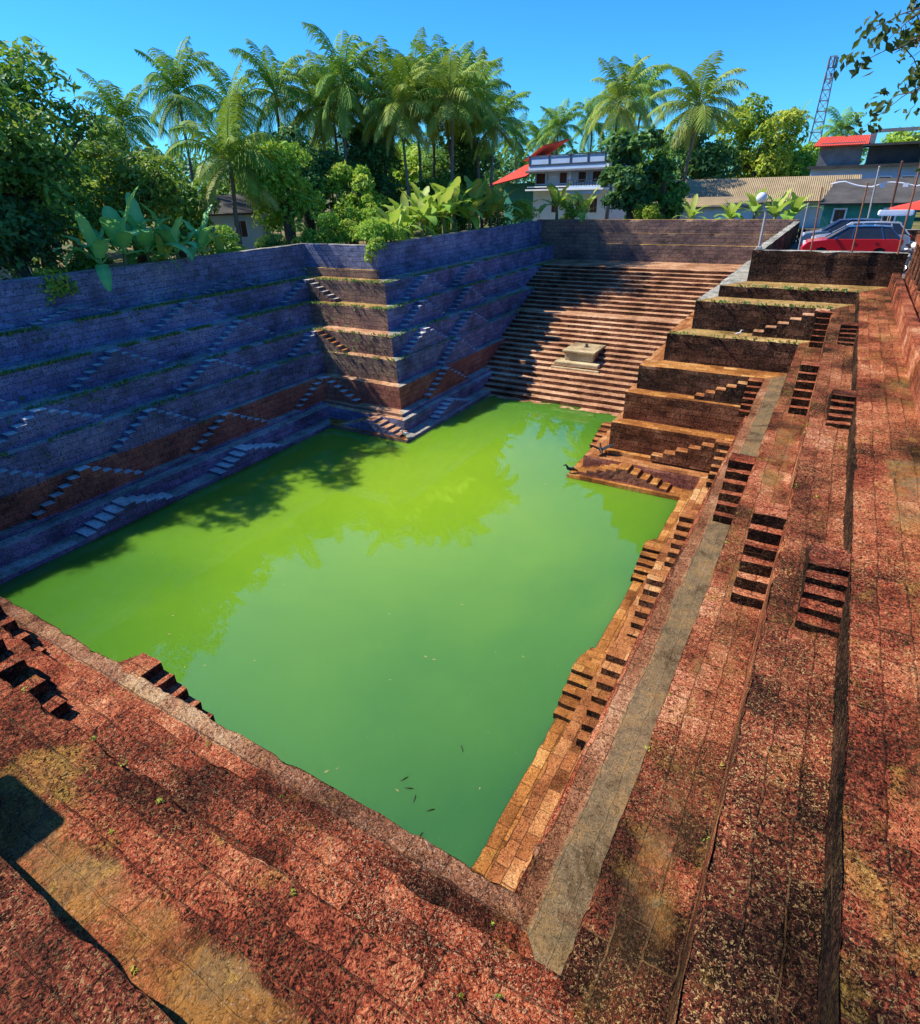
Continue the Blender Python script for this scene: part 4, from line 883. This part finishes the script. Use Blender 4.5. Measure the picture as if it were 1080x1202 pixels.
# white two storey house
wh = empty('white_house', (-22.9, 57.6, 6.4), R(-10), 'white two storey house with dark parapet bands and brown shutters, red sheet roof at left', 'house'); wh.scale = (.92, .92, .8)
MB().box((.3, 2.5, 1.9), (8.4, 5, 3.8)).box((.3, 2.6, 5.1), (8.2, 4.9, 2.2)).build('wall', M_WHITE, wh)
MB().box((.3, 2.0, 3.85), (8.8, 6.4, .16)).box((.3, 2.1, 4.15), (8.6, 6.2, .10)).build('floor_slab', M_WHITE, wh)
mb = MB()
for a in (-3.9, -1.6, .8, 2.7, 4.5): mb.box((a, -.75, 6.75), (.13, .14, .78))
mb.box((.3, -.75, 6.34), (8.6, .18, .12)).box((.3, -.75, 7.2), (8.7, .18, .11)).box((.3, -1.0, 5.62), (8.8, .5, .10))
mb.build('parapet_trim', M_TRIM, wh)
MB().box((.3, -.72, 6.0), (8.6, .12, .64)).box((.3, -.72, 6.75), (8.5, .08, .72)).build('parapet', M_PBLUE, wh)
MB().box((.3, 2, 5.75), (8.9, 6.2, .18)).build('roof', M_CONC, wh)
for a in (-3.0, -.35, 1.75, 3.3): windowp(wh, (a, -.02 if a < 1 else 0.0, 4.98), 1.05 if a > -2 else 1.3, 1.25)
for a in (-1.2, 1.6, 3.2): windowp(wh, (a, -.02, 2.2), 1.0, 1.6)
mb = MB(); mb.box((2.6, -1.0, 4.5), (3.6, .05, .05)).box((2.6, -1.0, 4.75), (3.6, .05, .06))
for i in range(13): mb.box((.85+i*.29, -1.0, 4.32), (.04, .04, .85))
mb.build('balcony_railing', M_TRIM, wh)
MB().box((2.6, -.98, 3.75), (3.7, .12, .75)).build('balcony_front', M_PBLUE, wh)
MB().box((.75, -.6, 5.0), (.22, .22, 2.0)).box((4.4, -.6, 5.0), (.22, .22, 2.0)).build('column', M_WHITE, wh)
MB().box((-6.0, 2.6, 2.3), (4.0, 4.2, 4.6)).build('side_wing', M_GREEN, wh)
def slab(mb, P, th, mat=0):
    P = np.array(P, float); n = np.cross(P[1]-P[0], P[2]-P[0]); n /= np.linalg.norm(n); Q = P-n*th; V = np.concatenate([P, Q]); k = len(P)
    mb.add(V, [list(range(k)), list(range(2*k-1, k-1, -1))]+[[i, k+i, k+(i+1) % k, (i+1) % k] for i in range(k)], mat)
mb = MB(); slab(mb, [(-8.8, -1.4, 4.4), (-3.95, -1.4, 5.3), (-3.95, 4.6, 7.3), (-8.2, 4.6, 6.6)], .12); mb.build('side_roof', M_REDT, wh)
MB().box((-3.4, 2.2, 6.6), (2.4, 2.6, 1.5)).build('stair_cabin', M_WHITE, wh)
mb = MB(); slab(mb, [(-5.3, .2, 6.9), (-3.0, .2, 8.3), (-2.2, 3.6, 9.0), (-4.6, 3.6, 7.6)], .12); mb.build('cabin_roof', M_REDT, wh)
# brown roofed shed
sh = empty('brown_roofed_shed', (-7.6, 60.0, 6.4), R(3), 'long low shed with a brown corrugated sheet roof behind the far wall', 'shed')
MB().box((0, 0, 1.0), (14.2, 4.6, 2.0)).build('wall', M_WHITE, sh)
mb = MB(); slab(mb, [(-7.4, -3.4, 1.9), (7.6, -3.4, 1.9), (7.6, 0, 3.55), (-7.4, 0, 3.55)], .08); slab(mb, [(-7.4, 0, 3.55), (7.6, 0, 3.55), (7.6, 3.4, 1.9), (-7.4, 3.4, 1.9)], .08); mb.build('roof', M_SHEET, sh)
MB().add([(7.1, -2.3, 2.0), (7.1, 2.3, 2.0), (7.1, 0, 3.45), (6.9, -2.3, 2.0), (6.9, 2.3, 2.0), (6.9, 0, 3.45)], [[0, 1, 2], [5, 4, 3], [0, 2, 5, 3], [1, 4, 5, 2]]).build('gable', plain('blue_gable', (.06, .10, .30), .7), sh)
# second lower roof in front of it
s2 = empty('low_shed', (-9.8, 54.0, 6.4), R(2), 'low pale shed with an overhanging grey roof below the brown roofed shed', 'shed')
MB().box((0, 0, .9), (6.6, 3, 1.8)).build('wall', M_WHITE, s2)
mb = MB(); slab(mb, [(-3.7, -2.0, 1.75), (3.7, -2.0, 1.75), (3.7, 1.9, 2.3), (-3.7, 1.9, 2.3)], .08); mb.build('roof', M_SHEET, s2)
# green walled low building at right
s3 = empty('green_walled_hut', (.9, 52.0, 6.4), 0, 'low hut with a green wall and dark mossy lean to roof behind the car park', 'hut')
MB().box((0, 0, 1.0), (5.2, 3, 2.0)).build('wall', M_GREEN, s3)
mb = MB(); slab(mb, [(-2.9, -2.1, 1.95), (2.9, -2.1, 1.95), (2.7, 1.8, 3.3), (-2.3, 1.8, 3.3)], .1); mb.build('roof', M_DCON, s3)
for a in (-1.6, 1.2): windowp(s3, (a, -1.53, 1.2), .8, .9)
# blue building with red roof room and concrete frame
bb = empty('blue_building', (.3, 67.0, 6.4), 0, 'pale blue building with a small red roofed room and dark concrete frame on top', 'building')
MB().box((0, 2, 2.0), (8.4, 5, 4.1)).build('wall', M_PBLUE, bb)
MB().box((.2, 1.8, 4.15), (9.4, 6.0, .22)).build('roof_slab', M_DCON, bb)
MB().box((-2.3, 1.4, 5.1), (3.2, 3, 1.7)).build('roof_room', M_CONC, bb)
mb = MB(); slab(mb, [(-4.4, -.7, 5.75), (-.4, -.7, 5.75), (-.2, 3.2, 6.55), (-4.2, 3.2, 6.55)], .1); mb.build('room_roof', M_REDT, bb)
MB().box((1.9, 1.2, 4.95), (4.4, 3, 1.3)).box((2.3, 1.0, 5.65), (6.2, 4.4, .16)).build('upper_storey', M_DCON, bb)
MB().box((-.2, .2, 6.2), (.45, .4, 1.1)).box((2.7, .2, 6.65), (6.4, .4, .24)).build('concrete_frame', M_CONC, bb)
for a in (-2.9, -1.0, 1.4, 3.0): windowp(bb, (a, -.52, 2.9), 1.0, 1.0)
# small house glimpsed at left, plus its neighbour
h1 = empty('small_house', (-35.0, 29.0, 6.4), R(40), 'small pale house glimpsed under the short stout palm', 'house')
MB().box((0, 0, 1.3), (5, 4, 2.6)).build('wall', M_WHITE, h1)
mb = MB(); slab(mb, [(-2.9, -2.6, 2.5), (2.9, -2.6, 2.5), (2.9, 0, 3.5), (-2.9, 0, 3.5)], .1); slab(mb, [(-2.9, 0, 3.5), (2.9, 0, 3.5), (2.9, 2.6, 2.5), (-2.9, 2.6, 2.5)], .1); mb.build('roof', M_DCON, h1)
for a in (-1.2, 1.2): windowp(h1, (a, -2.02, 1.6), .9, 1.1)
h2 = empty('tiled_house', (-36.5, 13.0, 6.4), R(60), 'house with a brown tiled roof glimpsed at the far left edge', 'house')
MB().box((0, 0, 1.2), (7, 5, 2.4)).build('wall', M_WHITE, h2)
mb = MB(); slab(mb, [(-4, -3.2, 2.3), (4, -3.2, 2.3), (4, 0, 3.9), (-4, 0, 3.9)], .1); slab(mb, [(-4, 0, 3.9), (4, 0, 3.9), (4, 3.2, 2.3), (-4, 3.2, 2.3)], .1); mb.build('roof', M_TILE, h2)
for a in (-2, 1.5): windowp(h2, (a, -2.53, 1.3), 1.0, 1.1)
# lattice tower
M_STEEL = plain('tower_steel', (.16, .17, .22), .6, .2)
tw = empty('lattice_tower', (-7.4, 119.6, 6.4), 0, 'thin steel lattice telecom tower with antennas rising above the trees at right', 'tower')
mb = MB(); H_ = 18.6
for sx_ in (-1, 1):
    for sy_ in (-1, 1): mb.tube([(sx_*1.0, sy_*1.0, 0), (sx_*.42, sy_*.42, H_)], .055, 5)
for k in range(14):
    z0, z1 = H_*k/14, H_*(k+1)/14; w0, w1 = 1.0-.58*k/14, 1.0-.58*(k+1)/14
    for a, b in (((-1, -1), (1, -1)), ((1, -1), (1, 1)), ((1, 1), (-1, 1)), ((-1, 1), (-1, -1))):
        mb.tube([(a[0]*w0, a[1]*w0, z0), (b[0]*w1, b[1]*w1, z1)], .032, 4); mb.tube([(b[0]*w0, b[1]*w0, z0), (a[0]*w1, a[1]*w1, z1)], .032, 4); mb.tube([(a[0]*w1, a[1]*w1, z1), (b[0]*w1, b[1]*w1, z1)], .045, 4)
mb.build('lattice', M_STEEL, tw)
for i in range(5):
    a = i*1.26; MB().box((.6*math.cos(a), .6*math.sin(a), H_-.8-(i % 2)*1.8), (.22, .22, 1.3), rz=a).build('antenna', M_CONC, tw)

# ================================================================== street furniture
M_RUST = plain('rusty_steel', (.26, .11, .06), .8, .35, 14)
M_PALEP = plain('pale_grey_pole', (.35, .33, .31), .7, .2, 9)
lp = empty('street_lamp', (-2.82, 27.62, 7.5), 0, 'slim street lamp with a white globe at the corner of the car park wall', 'street lamp')
MB().tube([(0, 0, 0), (0, 0, 1.25), (-.06, 0, 1.42), (-.22, 0, 1.62)], [.05, .045, .04, .035], 8).build('pole', M_PALEP, lp)
MB().box((0, 0, .06), (.2, .2, .12), bev=.02).build('base_plate', M_PALEP, lp)
MB().sphere((-.26, 0, 1.8), .19, 0, 14, 10).build('globe', plain('lamp_globe', (.62, .64, .68), .25, .05), lp, smooth=True)
MB().lathe([(.07, 0), (.1, .05), (.06, .1)], (-.24, 0, 1.58)).build('collar', M_TRIM, lp)
for x, y, z, h, r, lx, ly, m, lb in (
  (-1.0, 27.3, 7.5, 2.1, .028, -.12, 0, M_RUST, 'rusty pole standing in front of the red car bonnet'), (.32, 27.3, 7.5, 2.2, .028, -.08, 0, M_RUST, 'rusty pole standing in front of the middle of the red car'),
  (1.72, 27.3, 7.5, 3.1, .031, -.14, 0, M_RUST, 'tallest rusty pole, at the right end of the car park wall'), (-1.55, 30.2, 6.4, 2.6, .03, -.05, 0, M_PALEP, 'thin pale pole left of the red car'),
  (.95, 45.3, 6.4, 3.9, .05, -.2, 0, M_PALEP, 'thin pale pole behind the parked cars'), (1.95, 45.0, 6.4, 4.1, .06, -.2, 0, M_BRN, 'dark brown pole behind the cars near the red canopy')):
    e = empty('pole', (x, y, z), 0, lb, 'pole', 'poles around the car park')
    MB().tube([(0, 0, -.02), (lx, ly, h)], [r, r*.9], 8).build('shaft', m, e); MB().sphere((lx, ly, h), r*1.15, 0, 8, 5).build('cap', m, e)
e = empty('cordon_rope', (.75, 45.3, 9.5), 0, 'white cordon rope strung between the poles behind the cars', 'rope')
pts = [(-2.2+i*.35, .1, .12*math.sin(i*.9)+.02*(i % 3)-.1*math.sin(i/16*3.14)) for i in range(17)]
MB().tube(pts, .035, 6).build('rope', M_WHITE, e); MB().box((1.5, .08, -.12), (.26, .03, .2)).box((.4, .08, -.12), (.22, .03, .22)).build('flag', M_WHITE, e)
cn = empty('red_canopy', (3.0, 40.0, 6.4), 0, 'red cloth canopy on thin posts at the right edge beyond the cars', 'canopy')
mb = MB(); V = []
for i in range(9):
    for j in range(7):
        a, b = i/8*2-1, j/6*2-1; V.append((a*1.4, b*1.3, 2.42-.42*(max(abs(a), abs(b)))**1.2-.03*math.sin(i*2)*math.cos(j)))
mb.add(V, [[i*7+j, (i+1)*7+j, (i+1)*7+j+1, i*7+j+1] for i in range(8) for j in range(6)]); mb.build('cloth', plain('red_cloth', (.75, .06, .03), .7, .1), cn)
for a in (-1.3, 1.3):
    for b in (-1.2, 1.2): MB().tube([(a, b, 0), (a, b, 2.05)], .03, 6).build('post', M_PALEP, cn)
bd = empty('white_board', (1.85, 38.6, 8.2), R(4), 'long white rounded board raised on posts left of the red canopy', 'board')
MB().box((0, 0, .08), (1.5, .14, .26), bev=.06).build('panel', M_WHITE, bd); MB().tube([(-.5, .1, -1.8), (-.5, .1, .1)], .03, 6).tube([(.5, .1, -1.8), (.5, .1, .1)], .03, 6).build('post', M_PALEP, bd)

# ------------------------------------------------------------------ cars
M_TYRE = plain('tyre_rubber', (.012, .012, .013), .8, .2); M_RIM = plain('alloy_rim', (.45, .46, .48), .3, .1, metal=.8); M_LAMP = plain('clear_lamp', (.6, .62, .65), .1, .05, spec=.7); M_TAIL = plain('tail_lamp_red', (.45, .01, .01), .15, .05, spec=.6)
M_BLK = plain('black_trim', (.015, .016, .018), .35, .1)
def car(loc, rz, paint, roofm, label, L=3.95):
    e = empty('parked_car', loc, rz, label, 'car', 'cars parked by the pool'); w = 1.66
    sid = [(-L/2, .38), (-L/2+.03, .66), (-L/2+.22, .86), (-L/2+1.05, .98), (L/2-.25, 1.0), (L/2-.04, .88), (L/2, .55), (L/2-.03, .36),
           (L/2-.48, .30), (L/2-.50, .46), (L/2-.60, .60), (L/2-.78, .66), (L/2-.96, .60), (L/2-1.06, .46), (L/2-1.08, .28), (-L/2+1.12, .28), (-L/2+1.10, .46), (-L/2+1.0, .60), (-L/2+.82, .66), (-L/2+.64, .60), (-L/2+.54, .46), (-L/2+.52, .30)]
    V = []; n = len(sid); S_ = [(-w/2, .0), (-w/2+.06, .0), (w/2-.06, 0), (w/2, 0)]
    ys = [-w/2, -w/2+.07, w/2-.07, w/2]; sc = [.975, 1.0, 1.0, .975]
    for y, s in zip(ys, sc): V += [(a*s, y, .6+(z-.6)*s) for a, z in sid]
    F = [list(range(n))[::-1], list(range(3*n, 4*n))]
    for r in range(3): F += [[r*n+i, r*n+(i+1) % n, (r+1)*n+(i+1) % n, (r+1)*n+i] for i in range(n)]
    b = MB().add(V, F); b = b.build('body', paint, e)
    # greenhouse
    base = [(-L/2+.98, .965), (L/2-.12, .985)]; top = [(-L/2+1.72, 1.46), (L/2-.62, 1.48)]
    yb, yt = w/2-.06, w/2-.24
    V = [(base[0][0], -yb, base[0][1]), (base[1][0], -yb, base[1][1]), (base[1][0], yb, base[1][1]), (base[0][0], yb, base[0][1]), (top[0][0], -yt, top[0][1]), (top[1][0], -yt, top[1][1]), (top[1][0], yt, top[1][1]), (top[0][0], yt, top[0][1])]
    MB().add(V, [[0, 1, 5, 4], [1, 2, 6, 5], [2, 3, 7, 6], [3, 0, 4, 7]]).build('windows', M_GLASS, e)
    r = MB(); c0, c1 = (top[0][0]-.06, top[1][0]+.10)
    V = []; nx, ny = 7, 5
    for i in range(nx):
        for j in range(ny):
            a = i/(nx-1); q = j/(ny-1)*2-1; V.append((c0+(c1-c0)*a, q*(yt+.03), 1.455+.085*math.sin(math.pi*(.12+.76*a))*(1-.35*q*q)))
    r.add(V, [[i*ny+j, (i+1)*ny+j, (i+1)*ny+j+1, i*ny+j+1] for i in range(nx-1) for j in range(ny-1)])
    r.box(((c0+c1)/2, 0, 1.465), (c1-c0, 2*yt+.04, .03))
    def pil(a, b2, s):
        r.tube([(a[0], s*(yb+.005), a[1]), (b2[0], s*(yt+.005), b2[1])], .035, 5)
    for s in (-1, 1):
        pil(base[0], top[0], s); pil((-.0, .97), (.02, 1.47), s); pil((L/2-.75, .98), (L/2-.95, 1.47), s); pil(base[1], top[1], s)
    r.build('roof', roofm, e)
    for x in (-L/2+.82, L/2-.78):
        for s in (-1, 1):
            wl_ = MB(); prof = [(.0, .0)]
            def disc(mb2, r0, y0, y1, seg=18):
                V = [(x+r0*math.cos(2*math.pi*k/seg), y0, .31+r0*math.sin(2*math.pi*k/seg)) for k in range(seg)]+[(x+r0*math.cos(2*math.pi*k/seg), y1, .31+r0*math.sin(2*math.pi*k/seg)) for k in range(seg)]
                mb2.add(V, [list(range(seg)), list(range(2*seg-1, seg-1, -1))]+[[k, seg+k, seg+(k+1) % seg, (k+1) % seg] for k in range(seg)])
            disc(wl_, .31, s*(w/2-.2), s*(w/2-.01)); o = wl_.build('wheel', M_TYRE, e)
            rm = MB(); disc(rm, .19, s*(w/2-.02), s*(w/2+.004)); rm.build('rim', M_RIM, o)
    for s in (-1, 1):
        MB().box((-L/2+.16, s*.58, .74), (.2, .34, .16), bev=.04).build('headlight', M_LAMP, e)
        MB().box((L/2-.06, s*.68, .86), (.12, .2, .26), bev=.03).build('tail_light', M_TAIL, e)
        MB().box((-L/2+1.35, s*(w/2+.06), 1.02), (.12, .16, .11), bev=.03).build('mirror', roofm, e)
        MB().box((.15, s*(w/2+.004), .82), (.14, .02, .03)).box((L/2-1.0, s*(w/2+.004), .84), (.14, .02, .03)).build('door_handle', M_BLK, e)
    MB().box((-L/2+.0, 0, .46), (.1, 1.3, .18), bev=.03).box((L/2, 0, .44), (.1, 1.35, .16), bev=.03).build('bumper', M_BLK, e)
    return e
M_CRED = plain('red_car_paint', (.62, .012, .02), .25, .05, coat=.6); M_CSIL = plain('silver_car_paint', (.42, .44, .47), .3, .05, metal=.4, coat=.5); M_CBLU = plain('dark_blue_roof', (.02, .05, .13), .25, .05, coat=.5)
car((.22, 35.0, 6.43), R(4), M_CRED, M_CBLU, 'bright red hatchback with dark blue roof, nearest parked car behind the stone parapet')
car((.55, 37.6, 6.43), R(3), M_CSIL, M_CSIL, 'silver car parked behind the red hatchback', 4.2)
car((-.1, 40.1, 6.43), R(2), plain('grey_blue_car_paint', (.10, .16, .24), .3, .05, coat=.5), M_CBLU, 'grey blue car parked farthest from the pool, behind the silver car', 4.1)
# white van at the left
car((-31.6, 12.2, 6.43), R(70), plain('white_car_paint', (.62, .66, .72), .3, .05, coat=.4), M_WHITE, 'white car glimpsed under the trees at the far left edge', 4.2)
# motorcycles
def bike(loc, rz, paint, label):
    e = empty('motorcycle', loc, rz, label, 'motorcycle', 'motorcycles parked beside the balustrade')
    for x in (-.62, .62):
        seg = 20; mb = MB(); pts = [(x+.26*math.cos(6.283*k/seg), 0, .3+.26*math.sin(6.283*k/seg)) for k in range(seg+1)]; mb.tube(pts, .045, 7, cap=False); o = mb.build('wheel', M_TYRE, e, smooth=True)
        mb = MB()
        for k in range(8): a = 6.283*k/8; mb.tube([(x, 0, .3), (x+.23*math.cos(a), 0, .3+.23*math.sin(a))], .01, 4)
        mb.build('spokes', M_RIM, o)
    MB().tube([(-.62, 0, .3), (-.15, 0, .38), (.1, 0, .8), (.45, 0, .92), (.62, 0, .3)], .035, 7).tube([(-.45, 0, .72), (.1, 0, .78)], .04, 6).build('frame', M_BLK, e)
    MB().box((0, 0, .38), (.36, .26, .3), bev=.05).build('engine', M_RIM, e)
    MB().sphere((.2, 0, .84), (.3, .15, .15), 0, 12, 8).build('fuel_tank', paint, e, smooth=True)
    MB().box((-.3, 0, .8), (.62, .24, .1), bev=.04).build('seat', M_BLK, e)
    MB().tube([(.42, -.34, 1.02), (.45, -.12, .98), (.45, .12, .98), (.42, .34, 1.02)], .018, 6).build('handlebar', M_RIM, e)
    MB().sphere((.58, 0, .86), (.1, .1, .1), 0, 10, 7).build('headlight', M_LAMP, e, smooth=True)
    MB().box((-.7, 0, .62), (.36, .12, .05), bev=.02).build('rear_mudguard', paint, e)
    return e
bike((2.55, 30.6, 6.43), R(-70), M_CSIL, 'silver motorcycle parked nearest the stone balustrade'); bike((3.1, 32.2, 6.43), R(-60), M_CBLU, 'dark blue motorcycle parked behind the silver motorcycle'); bike((2.6, 33.6, 6.43), R(-75), M_WHITE, 'white motorcycle parked between the red car and the right edge')

# ------------------------------------------------------------------ unseen pillar added at the left to cast a shadow over the near terraces
gp = empty('shadow_caster_pillar', (-6.62, -.05, 6.34), 0, 'unseen square pillar added outside the left edge to cast a shadow on the near terraces', 'pillar')
MB().box((0, 0, 1.0), (.62, .62, 2.0), bev=.04).build('shaft', M_BROWN, gp); MB().box((0, 0, 2.07), (.8, .8, .16), bev=.04).build('cap', M_COPE, gp)

# ------------------------------------------------------------------ birds and fish
M_CROW = plain('black_feathers', (.012, .012, .014), .5, .2); M_EGR = plain('white_feathers', (.75, .75, .72), .6, .05)
def bird(name, loc, rz, mat, label, cat, s=1.0, wings=False, legs=.08, neck=.08):
    e = empty(name, loc, rz, label, cat); e.scale = (s, s, s); z = legs+.07
    mb = MB(); mb.tube([(-.30, 0, z-.03), (-.2, 0, z), (-.1, 0, z+.02), (.02, 0, z+.03), (.12, 0, z+.06), (.17, 0, z+.09+neck), (.2, 0, z+.12+neck), (.25, 0, z+.11+neck), (.33, 0, z+.09+neck)], [.012, .03, .06, .075, .06, .032, .04, .03, .006], 9)
    mb.build('body', mat, e, smooth=True)
    for sg in (-1, 1):
        MB().tube([(0, sg*.025, z-.03), (.01, sg*.025, 0), (.06, sg*.03, 0.005)], .008, 5).build('leg', M_BLK, e)
        w = MB()
        if wings: w.add([(.1, sg*.04, z+.06), (-.12, sg*.04, z+.05), (-.2, sg*.3, z+.22), (-.08, sg*.52, z+.3), (.08, sg*.3, z+.2), (.1, sg*.04, z+.05), (-.12, sg*.04, z+.04), (-.2, sg*.3, z+.205), (-.08, sg*.52, z+.29), (.08, sg*.3, z+.19)], [[0, 1, 2, 3, 4], [9, 8, 7, 6, 5]])
        else: w.add([(.08, sg*.07, z+.06), (-.05, sg*.085, z+.03), (-.3, sg*.03, z-.02), (-.1, sg*.065, z+.08), (.08, sg*.075, z+.05), (-.05, sg*.09, z+.02), (-.3, sg*.035, z-.03), (-.1, sg*.07, z+.07)], [[0, 1, 2, 3], [7, 6, 5, 4]])
        w.build('wing', mat, e)
    return e
bird('crow', (-7.1, 19.87, .15), R(200), M_CROW, 'black bird perched on the tip of the lowest ledge of the right bastion', 'bird', .95)
bird('crow', (-6.3, 20.9, .71), R(120), M_CROW, 'black bird with raised wings on the low ledge by the bastion corner', 'bird', 1.0, True)
bird('egret', (-2.55, 23.9, 4.93), R(30), M_EGR, 'small white bird standing on a mossy ledge of the right bastion', 'bird', .45, False, .16, .16)
bird('egret', (-15.0, 19.98, .15), R(-120), M_EGR, 'white bird standing at the waterline in the left corner of the pool', 'bird', .8, False, .14, .14)
M_FISH = plain('dark_fish', (.02, .03, .012), .4, .2)
FI = [(-4.95, 5.75, 1.1, 'leftmost small dark fish of the group near the surface'), (-4.75, 5.62, .4, 'dark fish in the middle of the small group'), (-4.55, 5.50, 1.9, 'dark fish at the right of the small group'), (-4.15, 5.45, .8, 'dark fish a little right of the small group'), (-4.05, 4.95, 1.5, 'pale dark fish below the small group'), (-3.3, 4.75, .9, 'largest dark fish near the foot of the pool'), (-4.35, 6.9, 2.3, 'dark fish swimming alone above the small group')]
for x, y, a, lb in FI:
    e = empty('fish', (x, y, .0), a, lb, 'fish', 'fish near the surface of the pool'); e.scale = (.72, .72, 1)
    MB().tube([(-.1, 0, .002), (-.05, 0, .004), (.03, 0, .005), (.1, 0, .003)], [.006, .016, .018, .004], 8).build('body', M_FISH, e, smooth=True)
    MB().add([(-.09, 0, .006), (-.14, .03, .006), (-.125, 0, .006), (-.14, -.03, .006)], [[0, 1, 2, 3]]).build('tail', M_FISH, e)
# loose stone on the near corner
tag(MB().box((0, 0, .06), (.24, .17, .13), bev=.03, rz=.5).build('loose_stone', M_COPE, loc=(-1.42, 4.0, 2.98)), 'pale loose stone lying at the inner corner of the near terraces', 'stone')
